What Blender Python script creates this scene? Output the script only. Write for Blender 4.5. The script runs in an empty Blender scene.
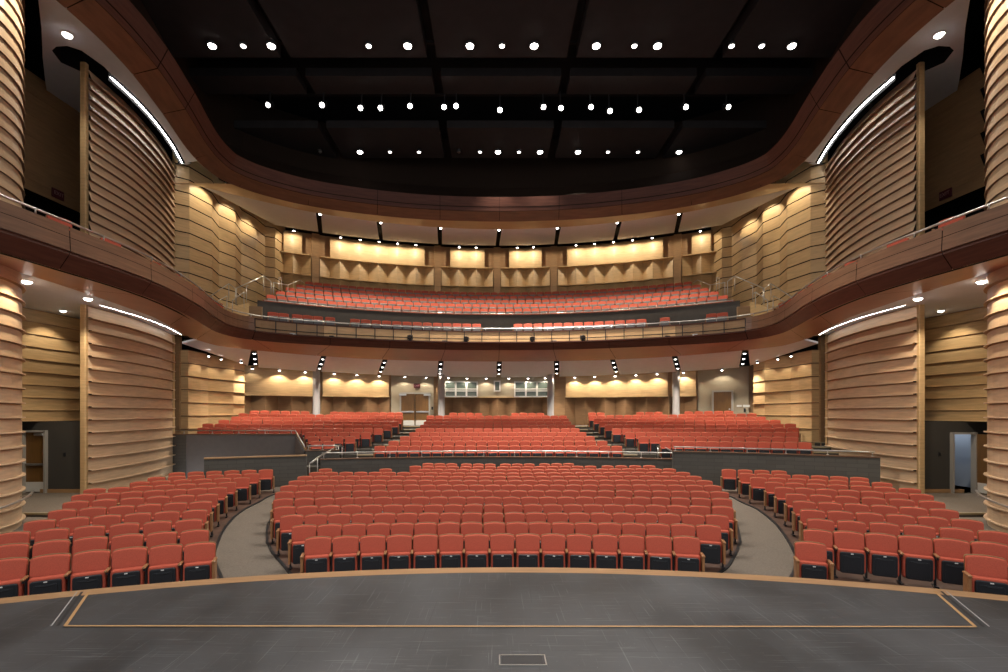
import bpy, math, random
from math import sin, cos, pi, radians, hypot, atan2, degrees, sqrt
from mathutils import Vector, Matrix
random.seed(7)
S = bpy.context.scene
COL = S.collection
CZ = 3.5                 # eye height above the orchestra floor; heights below are given from eye level

# ------------------------------------------------------------------ materials
def new_mat(name):
    m = bpy.data.materials.new(name); m.use_nodes = True
    nt = m.node_tree
    return m, nt, nt.nodes['Principled BSDF']
def setp(b, **k):
    for n, v in k.items():
        n = n.replace('_', ' ')
        if n in b.inputs: b.inputs[n].default_value = v
def plain(name, col, rough=.6, metal=0, spec=.5, var=0, scale=8, stretch=(1, 1, 1), bump=0, detail=4):
    m, nt, b = new_mat(name)
    setp(b, Base_Color=(*col, 1), Roughness=rough, Metallic=metal)
    b.inputs['Specular IOR Level'].default_value = spec
    if var or bump:
        tc = nt.nodes.new('ShaderNodeTexCoord'); mp = nt.nodes.new('ShaderNodeMapping')
        mp.inputs['Scale'].default_value = stretch
        nz = nt.nodes.new('ShaderNodeTexNoise'); nz.inputs['Scale'].default_value = scale; nz.inputs['Detail'].default_value = detail
        nt.links.new(tc.outputs['Object'], mp.inputs['Vector']); nt.links.new(mp.outputs['Vector'], nz.inputs['Vector'])
        if var:
            r = nt.nodes.new('ShaderNodeValToRGB')
            r.color_ramp.elements[0].position = .3; r.color_ramp.elements[1].position = .72
            r.color_ramp.elements[0].color = (*[c*(1-var) for c in col], 1)
            r.color_ramp.elements[1].color = (*[min(1, c*(1+var)) for c in col], 1)
            nt.links.new(nz.outputs['Fac'], r.inputs['Fac']); nt.links.new(r.outputs['Color'], b.inputs['Base Color'])
        if bump:
            bp = nt.nodes.new('ShaderNodeBump'); bp.inputs['Strength'].default_value = bump; bp.inputs['Distance'].default_value = .01
            nt.links.new(nz.outputs['Fac'], bp.inputs['Height']); nt.links.new(bp.outputs['Normal'], b.inputs['Normal'])
    return m
def emit(name, col, s, sample=False):
    m, nt, b = new_mat(name)
    setp(b, Base_Color=(*col, 1), Emission_Color=(*col, 1), Emission_Strength=s)
    if not sample:
        try: m.cycles.emission_sampling = 'NONE'
        except Exception: pass
    return m
def block_mat(name, c1, c2, mortar):
    m, nt, b = new_mat(name)
    tc = nt.nodes.new('ShaderNodeTexCoord'); br = nt.nodes.new('ShaderNodeTexBrick')
    sx = nt.nodes.new('ShaderNodeSeparateXYZ'); cb = nt.nodes.new('ShaderNodeCombineXYZ')
    nt.links.new(tc.outputs['Object'], sx.inputs[0])
    nt.links.new(sx.outputs['X'], cb.inputs['X']); nt.links.new(sx.outputs['Z'], cb.inputs['Y'])
    nt.links.new(cb.outputs[0], br.inputs['Vector'])
    br.inputs['Scale'].default_value = 1.0; br.inputs['Brick Width'].default_value = .6; br.inputs['Row Height'].default_value = .16
    br.inputs['Mortar Size'].default_value = .006
    br.inputs['Color1'].default_value = (*c1, 1); br.inputs['Color2'].default_value = (*c2, 1); br.inputs['Mortar'].default_value = (*mortar, 1)
    nt.links.new(br.outputs['Color'], b.inputs['Base Color']); setp(b, Roughness=.8)
    return m
def stage_mat():
    m, nt, b = new_mat('stage_board')
    N, Lk = nt.nodes, nt.links
    tc = N.new('ShaderNodeTexCoord')
    def noise(scale, detail, stretch=(1, 1, 1), rot=0):
        mp = N.new('ShaderNodeMapping'); mp.inputs['Scale'].default_value = stretch; mp.inputs['Rotation'].default_value = (0, 0, rot)
        nz = N.new('ShaderNodeTexNoise'); nz.inputs['Scale'].default_value = scale; nz.inputs['Detail'].default_value = detail
        Lk.new(tc.outputs['Object'], mp.inputs['Vector']); Lk.new(mp.outputs['Vector'], nz.inputs['Vector']); return nz
    base = N.new('ShaderNodeValToRGB'); base.color_ramp.elements[0].position = .34; base.color_ramp.elements[1].position = .66
    base.color_ramp.elements[0].color = (.016, .017, .019, 1); base.color_ramp.elements[1].color = (.060, .061, .065, 1)
    n1 = noise(.9, 9, (1, .55, 1)); Lk.new(n1.outputs['Fac'], base.inputs['Fac'])
    prev = base.outputs['Color']
    for sc, st, rot, lo, amt in ((5, (.22, 9, 1), .5, .645, .4), (6, (9, .2, 1), .25, .65, .4), (4.2, (.2, 12, 1), -.7, .65, .35), (9, (.3, 8, 1), 1.3, .665, .5), (30, (1, 1, 1), 0, .70, .5)):
        nz = noise(sc, 3, st, rot)
        r = N.new('ShaderNodeValToRGB'); r.color_ramp.elements[0].position = lo; r.color_ramp.elements[1].position = lo+.05
        r.color_ramp.elements[1].color = (amt, amt, amt, 1)
        Lk.new(nz.outputs['Fac'], r.inputs['Fac'])
        mx = N.new('ShaderNodeMixRGB'); mx.inputs['Color2'].default_value = (.16, .162, .165, 1)
        Lk.new(r.outputs['Color'], mx.inputs['Fac']); Lk.new(prev, mx.inputs['Color1']); prev = mx.outputs['Color']
    # sheet joints of the hardboard
    br = N.new('ShaderNodeTexBrick'); br.inputs['Scale'].default_value = 1; br.inputs['Brick Width'].default_value = 2.44; br.inputs['Row Height'].default_value = 1.22
    br.inputs['Mortar Size'].default_value = .004; br.inputs['Color1'].default_value = (1, 1, 1, 1); br.inputs['Color2'].default_value = (.88, .88, .88, 1); br.inputs['Mortar'].default_value = (.55, .55, .55, 1)
    mp = N.new('ShaderNodeMapping'); mp.inputs['Rotation'].default_value = (0, 0, .03); Lk.new(tc.outputs['Object'], mp.inputs['Vector']); Lk.new(mp.outputs['Vector'], br.inputs['Vector'])
    ml = N.new('ShaderNodeMixRGB'); ml.blend_type = 'MULTIPLY'; ml.inputs['Fac'].default_value = 1
    Lk.new(prev, ml.inputs['Color1']); Lk.new(br.outputs['Color'], ml.inputs['Color2'])
    Lk.new(ml.outputs['Color'], b.inputs['Base Color'])
    rr = N.new('ShaderNodeMapRange'); rr.inputs['To Min'].default_value = .38; rr.inputs['To Max'].default_value = .62
    Lk.new(n1.outputs['Fac'], rr.inputs['Value']); Lk.new(rr.outputs['Result'], b.inputs['Roughness'])
    return m
M = {}
M['maple'] = plain('maple', (.60, .41, .205), .42, var=.13, scale=2.2, stretch=(.7, .7, 7), detail=6)
M['maple_side'] = plain('maple_side', (.70, .51, .33), .38, var=.13, scale=2.2, stretch=(.7, .7, 7), detail=6)
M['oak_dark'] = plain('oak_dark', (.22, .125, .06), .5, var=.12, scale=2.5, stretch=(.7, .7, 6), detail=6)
M['frame_gray'] = plain('frame_gray', (.42, .40, .36), .5)
M['oak'] = plain('oak', (.42, .25, .12), .5, var=.12, scale=2.5, stretch=(.7, .7, 6), detail=6)
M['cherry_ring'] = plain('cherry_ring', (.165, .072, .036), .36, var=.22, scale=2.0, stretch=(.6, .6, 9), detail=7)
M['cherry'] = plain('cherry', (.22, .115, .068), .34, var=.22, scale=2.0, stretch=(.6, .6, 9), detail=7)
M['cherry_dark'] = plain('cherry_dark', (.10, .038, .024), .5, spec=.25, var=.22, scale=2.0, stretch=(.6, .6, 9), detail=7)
M['soffit'] = plain('soffit_wood', (.31, .115, .062), .36, var=.12, scale=1.6, stretch=(.6, .6, 4), detail=6)
M['soffit_gold'] = plain('soffit_gold', (.42, .27, .13), .3, var=.1, scale=1.6, stretch=(.6, .6, 4), detail=5)
M['slat'] = plain('slat_wood', (.78, .48, .22), .4, var=.15, scale=3, stretch=(.7, .7, 8))
M['walnut'] = plain('walnut', (.16, .08, .04), .5, var=.15, scale=2.5, stretch=(.7, .7, 6))
M['plaster'] = plain('plaster', (.68, .71, .80), .8, var=.03, scale=3)
M['beige'] = plain('beige_paint', (.42, .36, .26), .75, var=.03, scale=3)
M['black'] = plain('black_paint', (.008, .008, .009), .85, spec=.2)
M['blackcap'] = plain('black_metal', (.02, .02, .022), .45, spec=.4)
M['catwalk'] = plain('catwalk_board', (.022, .019, .019), .8, spec=.2, var=.1, scale=2)
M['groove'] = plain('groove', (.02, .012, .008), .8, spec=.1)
M['carpet'] = plain('carpet', (.19, .16, .13), .95, spec=.1, var=.16, scale=30, bump=.2)
M['seatfloor'] = plain('seat_floor', (.10, .055, .038), .55, var=.3, scale=4)
M['terrace'] = plain('terrace', (.07, .062, .05), .8, var=.1, scale=4)
M['nosing'] = plain('nosing', (.42, .34, .2), .5)
M['edge'] = plain('rubber_edge', (.012, .014, .016), .5)
M['fabric'] = plain('seat_fabric', (.52, .108, .066), .85, spec=.15, var=.10, scale=60, bump=.15)
M['shell'] = plain('shell_wood', (.25, .125, .045), .4, var=.1, scale=10)
M['arm'] = plain('arm_wood', (.34, .165, .07), .38, var=.15, scale=12, stretch=(1, 1, 1))
M['pan_gray'] = plain('pan_gray', (.17, .17, .17), .4)
M['pan'] = plain('seat_pan', (.018, .021, .026), .38, spec=.5)
M['plate'] = plain('plate_white', (.75, .75, .72), .5)
M['steel'] = plain('steel', (.62, .60, .57), .28, metal=.85)
M['frame_white'] = plain('frame_white', (.78, .78, .74), .5)
M['gray_wall'] = plain('gray_fabric_wall', (.17, .155, .15), .9, var=.05, scale=5)
M['parapet'] = plain('parapet_gray', (.10, .088, .078), .85, var=.06, scale=4)
M['darkwall'] = plain('vestibule_paint', (.055, .052, .045), .85)
M['corridor'] = plain('corridor_paint', (.32, .36, .42), .85)
M['block'] = block_mat('dark_block', (.088, .082, .073), (.105, .098, .086), (.06, .056, .05))
M['doorwood'] = plain('door_wood', (.20, .10, .028), .4, var=.12, scale=3, stretch=(5, 5, .6))
M['column'] = plain('column_paint', (.34, .33, .33), .5)
M['glassdark'] = plain('booth_glass', (.10, .125, .10), .08)
M['booth'] = plain('booth_item', (.02, .02, .02), .6)
M['exit_off'] = plain('exit_face', (.10, .012, .02), .5)
M['exit_letter'] = plain('exit_letter', (.42, .25, .25), .5)
M['stage'] = stage_mat()
M['tape'] = plain('orange_tape', (.42, .24, .10), .6)
M['tapew'] = plain('pale_line', (.35, .34, .33), .6)
M['nose'] = plain('stage_nosing', (.36, .205, .10), .35, var=.15, scale=3, stretch=(.5, 6, 1))
M['lens'] = emit('lamp_lens', (1, .95, .88), 14)
M['lensdim'] = emit('lamp_lens_dim', (1, .95, .88), 6)
M['led'] = emit('led_strip', (1, .97, .93), 24, True)
M['lensoff'] = plain('lamp_lens_off', (.08, .07, .06), .3)

# ------------------------------------------------------------------ mesh builder
class MB:
    def __init__(s): s.v = []; s.f = []; s.m = []; s.sm = []
    def face(s, idx, mat=0, smooth=False): s.f.append(tuple(idx)); s.m.append(mat); s.sm.append(smooth)
    def quadgrid(s, rows, mat=0, smooth=False, closed=False, mats=None):
        b = len(s.v); n = len(rows[0])
        for r in rows: s.v.extend(r)
        R = len(rows)
        for i in range(R if closed else R-1):
            i2 = (i+1) % R
            for j in range(n-1):
                s.face((b+i*n+j, b+i2*n+j, b+i2*n+j+1, b+i*n+j+1), mats[j] if mats else mat, smooth)
    def box(s, c, d, rz=0, mat=0, taper=1):
        b = len(s.v); cx, cy, cz = c; dx, dy, dz = d[0]/2, d[1]/2, d[2]/2
        for z in (-1, 1):
            t = taper if z > 0 else 1
            for x, y in ((-1, -1), (1, -1), (1, 1), (-1, 1)):
                X, Y = x*dx*t, y*dy*t
                s.v.append((cx+X*cos(rz)-Y*sin(rz), cy+X*sin(rz)+Y*cos(rz), cz+z*dz))
        for f in ((0, 3, 2, 1), (4, 5, 6, 7), (0, 1, 5, 4), (1, 2, 6, 5), (2, 3, 7, 6), (3, 0, 4, 7)):
            s.face([b+i for i in f], mat)
        return s
    def chbox(s, c, d, ch=.006, rz=0, mat=0):
        # box with chamfered vertical and top edges
        cx, cy, cz = c; dx, dy, dz = d[0]/2, d[1]/2, d[2]/2; b = len(s.v)
        def ring(z, q):
            x, y = dx-q, dy-q; o = []
            for a, e in ((-x+ch, -y), (x-ch, -y), (x, -y+ch), (x, y-ch), (x-ch, y), (-x+ch, y), (-x, y-ch), (-x, -y+ch)):
                o.append((cx+a*cos(rz)-e*sin(rz), cy+a*sin(rz)+e*cos(rz), cz+z))
            return o
        rs = [ring(-dz, ch), ring(-dz+ch, 0), ring(dz-ch, 0), ring(dz, ch)]
        for r in rs: s.v.extend(r)
        for i in range(3):
            for j in range(8): s.face((b+i*8+j, b+i*8+(j+1) % 8, b+i*8+8+(j+1) % 8, b+i*8+8+j), mat)
        s.face([b+7-j for j in range(8)], mat); s.face([b+24+j for j in range(8)], mat)
        return s
    def cyl(s, p0, p1, r0, r1=None, n=12, mat=0, cap=True, smooth=True):
        r1 = r0 if r1 is None else r1
        a = Vector(p0); c = Vector(p1); d = (c-a).normalized()
        u = d.orthogonal().normalized(); w = d.cross(u); b = len(s.v)
        for P, r in ((a, r0), (c, r1)):
            for i in range(n):
                t = 2*pi*i/n; s.v.append(tuple(P+u*cos(t)*r+w*sin(t)*r))
        for i in range(n): s.face((b+i, b+(i+1) % n, b+n+(i+1) % n, b+n+i), mat, smooth)
        if cap: s.face([b+n-1-i for i in range(n)], mat); s.face([b+n+i for i in range(n)], mat)
        return s
    def tube(s, pts, r, n=8, mat=0, closed=False):
        P = [Vector(p) for p in pts]; b = len(s.v); up = Vector((0, 0, 1))
        for i, p in enumerate(P):
            d = (P[min(i+1, len(P)-1)]-P[max(i-1, 0)]).normalized()
            u = d.cross(up); u = u.normalized() if u.length > 1e-3 else Vector((1, 0, 0)); w = u.cross(d)
            for k in range(n):
                t = 2*pi*k/n; s.v.append(tuple(p+u*cos(t)*r+w*sin(t)*r))
        for i in range(len(P)-1):
            for k in range(n): s.face((b+i*n+k, b+i*n+(k+1) % n, b+(i+1)*n+(k+1) % n, b+(i+1)*n+k), mat, True)
        s.face([b+n-1-k for k in range(n)], mat); e = b+(len(P)-1)*n; s.face([e+k for k in range(n)], mat)
        return s
    def lathe(s, prof, c=(0, 0, 0), n=20, mat=0, smooth=True):
        b = len(s.v)
        for r, z in prof:
            for k in range(n):
                t = 2*pi*k/n; s.v.append((c[0]+r*cos(t), c[1]+r*sin(t), c[2]+z))
        for i in range(len(prof)-1):
            for k in range(n): s.face((b+i*n+k, b+i*n+(k+1) % n, b+(i+1)*n+(k+1) % n, b+(i+1)*n+k), mat, smooth)
        return s
    def poly(s, pts, mat=0): b = len(s.v); s.v.extend(pts); s.face(range(b, b+len(pts)), mat); return s
    def prism(s, outline, z0, z1, mat=0, side=None):
        n = len(outline); b = len(s.v)
        s.v.extend([(x, y, z0) for x, y in outline]); s.v.extend([(x, y, z1) for x, y in outline])
        s.face([b+n-1-i for i in range(n)], mat); s.face([b+n+i for i in range(n)], mat)
        for i in range(n): s.face((b+i, b+(i+1) % n, b+n+(i+1) % n, b+n+i), mat if side is None else side)
        return s
    def slab_xz(s, ol, y0, y1, ins=.012, cx=0, cz=0, mat=0, shear=0, z0=0):
        # an outline in x,z given thickness along y with a softened front (y0) edge
        n = len(ol); b = len(s.v)
        def R(y, k):
            return [(cx+(x-cx)*k, y+shear*(z-z0), cz+(z-cz)*k) for x, z in ol]
        w = max(abs(x-cx) for x, z in ol)
        rings = [R(y1, 1), R(y0+ins, 1), R(y0+ins*.3, 1-ins*.35/w), R(y0, 1-ins/w)]
        for r in rings: s.v.extend(r)
        for i in range(3):
            for j in range(n): s.face((b+i*n+j, b+i*n+(j+1) % n, b+(i+1)*n+(j+1) % n, b+(i+1)*n+j), mat)
        s.face([b+j for j in range(n)], mat); s.face([b+3*n+n-1-j for j in range(n)], mat)
        return s
    def add(s, o, mx, mmap=None):
        b = len(s.v); s.v.extend([tuple(mx @ Vector(p)) for p in o.v])
        for f, m, sm in zip(o.f, o.m, o.sm): s.face([b+i for i in f], (mmap[m] if mmap else m), sm)
    def build(s, name, mats, parent=None, origin=None, world=True):
        me = bpy.data.meshes.new(name)
        ox, oy, oz = origin or (0, 0, 0); dz = CZ if world else 0
        me.from_pydata([(x-ox, y-oy, z-oz) for x, y, z in s.v], [], s.f)
        if not isinstance(mats, (list, tuple)): mats = [mats]
        for m in mats: me.materials.append(M[m])
        me.polygons.foreach_set('material_index', s.m); me.polygons.foreach_set('use_smooth', s.sm)
        me.update()
        o = bpy.data.objects.new(name, me); COL.objects.link(o)
        if parent is not None:
            o.parent = parent
            pl = parent.get('_o', None)
            p = Vector(parent['_o']) if pl is not None else Vector((0, 0, 0))
            o.location = Vector((ox, oy, oz+dz))-p if world else (ox, oy, oz)
        else: o.location = (ox, oy, oz+dz)
        return o
def letters(ft, parent):
    t = bpy.data.objects.new('tmp_letters', ft); COL.objects.link(t); bpy.context.view_layer.update()
    me = bpy.data.meshes.new_from_object(t.evaluated_get(bpy.context.evaluated_depsgraph_get())); bpy.data.objects.remove(t)
    me.name = 'exit_letters'; o = bpy.data.objects.new('exit_letters', me); COL.objects.link(o); o.parent = parent; return o
def tag(o, label=None, cat=None, group=None, kind=None):
    if label: o['label'] = label
    if cat: o['category'] = cat
    if group: o['group'] = group
    if kind: o['kind'] = kind
    return o
def empty(name, loc=(0, 0, 0), rz=0, **k):
    o = bpy.data.objects.new(name, None); COL.objects.link(o); o.empty_display_size = .1
    o.location = (loc[0], loc[1], loc[2]+CZ); o.rotation_euler = (0, 0, rz)
    o['_o'] = (loc[0], loc[1], loc[2]+CZ)
    tag(o, **k); return o
def struct(mb, name, mats, label, parent=None):
    o = mb.build(name, mats, parent)
    if parent is None: tag(o, label, None, None, 'structure')
    return o

# ------------------------------------------------------------------ paths
def catmull(P, step=.35):
    out = []; n = len(P)
    for i in range(n-1):
        p0 = P[max(i-1, 0)]; p1 = P[i]; p2 = P[i+1]; p3 = P[min(i+2, n-1)]
        L = hypot(p2[0]-p1[0], p2[1]-p1[1]); k = max(2, int(L/step))
        for j in range(k):
            t = j/k
            out.append(tuple(.5*((2*p1[a])+(-p0[a]+p2[a])*t+(2*p0[a]-5*p1[a]+4*p2[a]-p3[a])*t*t+(-p0[a]+3*p1[a]-3*p2[a]+p3[a])*t**3) for a in range(len(p1))))
    out.append(tuple(P[-1])); return out
def mirror(P): return P+[(-p[0],)+tuple(p[1:]) for p in reversed(P[:-1])]
def cum(P):
    s = [0]
    for a, b in zip(P, P[1:]): s.append(s[-1]+hypot(b[0]-a[0], b[1]-a[1]))
    return s
def at(P, C, s):
    s = max(0, min(C[-1], s))
    lo, hi = 0, len(C)-1
    while hi-lo > 1:
        m = (lo+hi)//2
        if C[m] <= s: lo = m
        else: hi = m
    t = (s-C[lo])/max(1e-9, C[hi]-C[lo])
    return tuple(P[lo][a]+(P[hi][a]-P[lo][a])*t for a in range(len(P[0])))
def sub(P, a, b):
    C = cum(P); o = [at(P, C, a)]
    o += [p for p, c in zip(P, C) if a+.02 < c < b-.02]; o.append(at(P, C, b)); return o
def normals(P):
    N = []
    for i in range(len(P)):
        a = P[max(0, i-1)]; b = P[min(len(P)-1, i+1)]
        dx, dy = b[0]-a[0], b[1]-a[1]; L = hypot(dx, dy) or 1
        N.append((dy/L, -dx/L))
    return N
def sweep(mb, P, prof, mat=0, mats=None, smooth=False, N=None):
    # prof: list of (n,z); n measured to the right of travel; a path may carry a height as its third value
    N = N or normals(P)
    rows = [[(p[0]+n[0]*a, p[1]+n[1]*a, z+(p[2] if len(p) > 2 else 0)) for a, z in prof] for p, n in zip(P, N)]
    mb.quadgrid(rows, mat, smooth, mats=mats)
def resample(P, n):
    C = cum(P); return [at(P, C, C[-1]*i/(n-1)) for i in range(n)]
def arc(r, d0, a0, a1, step=1.0, z=None):
    n = max(2, int(abs(a1-a0)/step)+1); o = []
    for i in range(n):
        t = radians(a0+(a1-a0)*i/(n-1)); p = (r*sin(t), d0+r*cos(t))
        o.append(p if z is None else (*p, z(*p) if callable(z) else z))
    return o
def bytheta(r, d0, deg): t = radians(deg); return (r*sin(t), d0+r*cos(t))
def mir(mb):
    o = MB(); o.v = [(-x, y, z) for x, y, z in mb.v]; o.f = [tuple(reversed(f)) for f in mb.f]; o.m = list(mb.m); o.sm = list(mb.sm); return o
def interp(x, T):
    if x <= T[0][0]: return T[0][1]
    for (a, b), (c, d) in zip(T, T[1:]):
        if x <= c: return b+(d-b)*(x-a)/(c-a)
    return T[-1][1]
ZC = [(16.1, -2.59), (19.2, -2.54), (22.2, -2.46), (25.3, -2.43), (28.4, -2.39), (32, -2.35)]
SH = .90
def floorz(x, y):
    r = hypot(x, y+6)
    return interp(r, ZC)-SH+.25*(1-math.exp(-x*x/55))
def terrz(k): return lambda x, y: -2.50+.178*(k-1)+.15*min(1, (x*x)/225)

# ------------------------------------------------------------------ stage
SR, SD = 19.0, -11.49
def sedge(deg, dr=0): return bytheta(SR+dr, SD, deg)
mb = MB()
front = [sedge(a, -.26) for a in range(-46, 47, 1)]
ol = [(front[0][0], -4)]+front+[(front[-1][0], -4)]
mb.prism(list(reversed(ol)), -3.49, -2.43)
stage = struct(mb, 'floor_stage', ['stage'], 'black scuffed stage floor with curved front edge')
mb = MB()
sweep(mb, [sedge(a) for a in range(-46, 47, 1)], [(.26, -2.60), (.26, -2.428), (.02, -2.428), (0, -2.445), (0, -2.62), (.24, -2.62)])
struct(mb, 'trim_1', ['nose'], 'light wood nosing along the curved stage edge')
def line_on_stage(mb, a, b, w, z=-2.4265, mat=0):
    dx, dy = b[0]-a[0], b[1]-a[1]; L = hypot(dx, dy); nx, ny = -dy/L*w/2, dx/L*w/2
    mb.poly([(a[0]+nx, a[1]+ny, z), (a[0]-nx, a[1]-ny, z), (b[0]-nx, b[1]-ny, z), (b[0]+nx, b[1]+ny, z)], mat)
mb = MB()
cL, cR = (-5.19, 5.43), (5.17, 5.41)
eL, eR = (-5.80, 6.46), (5.70, 6.48)
line_on_stage(mb, eL, cL, .035); line_on_stage(mb, cL, cR, .028); line_on_stage(mb, cR, eR, .035)
for a, b, s in ((eL, cL, -1), (cR, eR, 1)):
    line_on_stage(mb, (a[0]+s*.09, a[1]), (b[0]+s*.09, b[1]), .03, mat=2); line_on_stage(mb, (a[0]+s*.16, a[1]), (b[0]+s*.16, b[1]), .014, mat=1)
line_on_stage(mb, (cL[0], cL[1]-.035), (cR[0], cR[1]-.035), .014, mat=2)
struct(mb, 'trim_2', ['tape', 'tapew', 'edge'], 'thin wood and black joint lines around the pit lift cover in the stage floor')
fp = empty('floor_pocket', (-.02, 4.67, -2.43), label='small recessed rectangular floor pocket cover set in the stage floor', cat='floor pocket')
mb = MB(); mb.chbox((-.02, 4.67, -2.424), (.40, .17, .008), .003); mb.build('lid', ['blackcap'], fp)
mb = MB()
for x, y, w, h in ((-.02, 4.765, .46, .012), (-.02, 4.575, .46, .012), (-.245, 4.67, .012, .2), (.205, 4.67, .012, .2)): mb.box((x, y, -2.424), (w, h, .01))
mb.build('frame', ['steel'], fp)
# upstage black travel and proscenium sides are behind the eye; only the hall is built

# ------------------------------------------------------------------ orchestra floor
mb = MB()
rs = [7.6+.6*i for i in range(41)]
rows = []
for r in rs:
    row = []
    for a in range(-48, 49, 2):
        x, y = bytheta(r, -6, a)
        row.append((x, y, floorz(x, y)))
    rows.append(row)
mb.quadgrid(rows, smooth=True)
struct(mb, 'floor', ['carpet'], 'taupe carpet of the orchestra level aisles')
# block outlines (angle by row radius)
CB = {1: (-14.85, 13.96), 2: (-16.13, 15.97), 3: (-17.35, 17.06), 4: (-18.15, 17.88), 5: (-18.53, 18.23), 6: (-18.73, 18.42), 7: (-18.6, 18.23), 8: (-18.2, 17.87), 9: (-17.75, 17.31), 10: (-17.0, 16.64), 11: (-16.29, 15.68), 12: (-15.6, 14.9), 13: (-14.9, 14.2)}
LB = {1: (-32.0, -20.39), 2: (-32.75, -21.35), 3: (-33.39, -22.29), 4: (-32.72, -22.5), 5: (-32.14, -22.64), 6: (-31.97, -22.59), 7: (-31.91, -22.38), 8: (-31.74, -21.98), 9: (-29.45, -21.26), 10: (-28.67, -20.78), 11: (-27.61, -19.91)}
RBk = {1: (19.87, 34), 2: (21.16, 33.5), 3: (21.99, 32.92), 4: (22.19, 32.3), 5: (22.27, 31.81), 6: (22.22, 31.78), 7: (21.96, 31.66), 8: (21.63, 31.52), 9: (20.88, 30.34), 10: (20.39, 29.31), 11: (19.27, 27.5)}
def zone(B, name, label, kmin, kmax, pad0, pad1, sides):
    T0 = [(16.1+1.02*(k-1), B[k][0]-pad0) for k in range(kmin, kmax+1)]
    T1 = [(16.1+1.02*(k-1), B[k][1]+pad1) for k in range(kmin, kmax+1)]
    r0, r1 = 14.9, T0[-1][0]+.35; n = 46
    mb = MB(); rows = []
    for i in range(n):
        r = r0+(r1-r0)*i/(n-1)
        rr = max(r, T0[0][0]-1.2)
        a = interp(rr, T0)+(min(0, r-T0[0][0])*-1.3 if 0 else 0); b = interp(rr, T1)
        if r < T0[0][0]:      # continue the curve inwards
            k = (T0[0][0]-r); a = T0[0][1]+(T0[0][1]-T0[1][1])*k; b = T1[0][1]+(T1[0][1]-T1[1][1])*k
        row = []
        for j in range(15):
            x, y = bytheta(r, -6, a+(b-a)*j/14); row.append((x, y, floorz(x, y)+.012))
        rows.append(row)
    mb.quadgrid(rows, smooth=True)
    struct(mb, 'floor', ['seatfloor'], label)
    for side in sides:
        P = [(r[0][0], r[0][1]) if side == 0 else (r[-1][0], r[-1][1]) for r in rows]
        mb = MB(); N = normals(P)
        q = []
        for p, nn in zip(P, N):
            z = floorz(*p)
            q.append([(p[0]+nn[0]*w, p[1]+nn[1]*w, z+h) for w, h in ((-.03, 0), (-.03, .03), (.03, .03), (.03, 0))])
        mb.quadgrid(q)
        struct(mb, 'trim_3', ['edge'], 'black rubber edging between brown seating floor and aisle carpet')
zone(CB, 'floor_seating_centre', 'brown seating floor under the centre block', 1, 13, .4, .4, (0, 1))
zone(LB, 'floor_seating_left', 'brown seating floor under the left block', 1, 11, 1.2, .55, (1,))
zone(RBk, 'floor_seating_right', 'brown seating floor under the right block', 1, 11, .55, 1.2, (0,))

# ------------------------------------------------------------------ seats
def round_rect(w, z0, z1, r=.03, arch=0, n=3):
    o = []
    for cx, cz, a0 in ((w/2-r, z0+r, -pi/2), (w/2-r, z1-r, 0), (-w/2+r, z1-r, pi/2), (-w/2+r, z0+r, pi)):
        if a0 == pi/2 and arch:      # arched top between the two upper corners
            for i in range(1, 6):
                x = (w/2-r)*(1-i/3); o.append((x, z1-arch*((2*x/w)**2)))
        for i in range(n+1):
            a = a0+pi/2*i/n; x = cx+r*cos(a); z = cz+r*sin(a)
            if cz > (z0+z1)/2 and arch: z -= arch*((2*x/w)**2)
            o.append((x, z))
    return o
def seat_parts():
    d = {}
    m = MB(); m.slab_xz(round_rect(.508, .40, .888, .03, .03), -.065, .0, .022, 0, .64, shear=.16, z0=.40); d['backrest'] = (m, 'fabric')
    m = MB(); m.slab_xz(round_rect(.520, .28, .902, .035, .03), .0, .03, .004, 0, .60, shear=.16, z0=.40); d['back_shell'] = (m, 'shell')
    m = MB(); m.slab_xz(round_rect(.475, .13, .575, .04, 0), -.185, -.07, .03, 0, .35); d['seat_cushion'] = (m, 'fabric')
    m = MB(); m.slab_xz(round_rect(.40, .12, .535, .04, 0), -.222, -.185, .012, 0, .33)
    m.slab_xz(round_rect(.31, .16, .47, .03, 0), -.229, -.221, .004, 0, .32); m.tube([(-.12, -.232, .465), (-.07, -.236, .452), (0, -.238, .448), (.07, -.236, .452), (.12, -.232, .465)], .006, 5); d['seat_pan'] = (m, 'pan')
    m = MB(); m.box((0, -.226, .512), (.045, .008, .018)); d['number_plate'] = (m, 'plate')
    m = MB(); m.chbox((-.272, -.155, .60), (.05, .25, .034), .008); d['armrest'] = (m, 'arm')
    m = MB(); m.box((-.272, -.08, .29), (.028, .055, .58)); m.box((-.272, -.10, .012), (.06, .22, .024)); m.box((-.272, -.16, .56), (.024, .16, .05)); d['leg'] = (m, 'blackcap')
    return d
def end_parts():
    a = MB(); a.chbox((0, -.155, .60), (.058, .29, .04), .01)
    p = MB(); p.chbox((0, -.155, .36), (.046, .24, .44), .006)
    l = MB(); l.box((0, -.08, .10), (.03, .06, .2)); l.box((0, -.10, .012), (.06, .22, .024))
    return {'armrest': (a, 'arm'), 'end_panel': (p, 'arm'), 'leg': (l, 'blackcap')}
SP, EP = seat_parts(), end_parts()
def mesh_of(name, mbm):
    mb, mt = mbm; me = bpy.data.meshes.new(name); me.from_pydata(mb.v, [], mb.f); me.materials.append(M[mt])
    me.polygons.foreach_set('use_smooth', mb.sm); me.update(); return me
SME = {k: mesh_of(k, v) for k, v in SP.items()}
EME = {k: mesh_of('end_'+k, v) for k, v in EP.items()}
PITCH = .545
seats = []      # (r, d0, angle, z, block, row, i, n, first, last)
ORD = 'zeroth first second third fourth fifth sixth seventh eighth ninth tenth eleventh twelfth thirteenth fourteenth fifteenth sixteenth seventeenth eighteenth nineteenth twentieth'.split()
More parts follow.
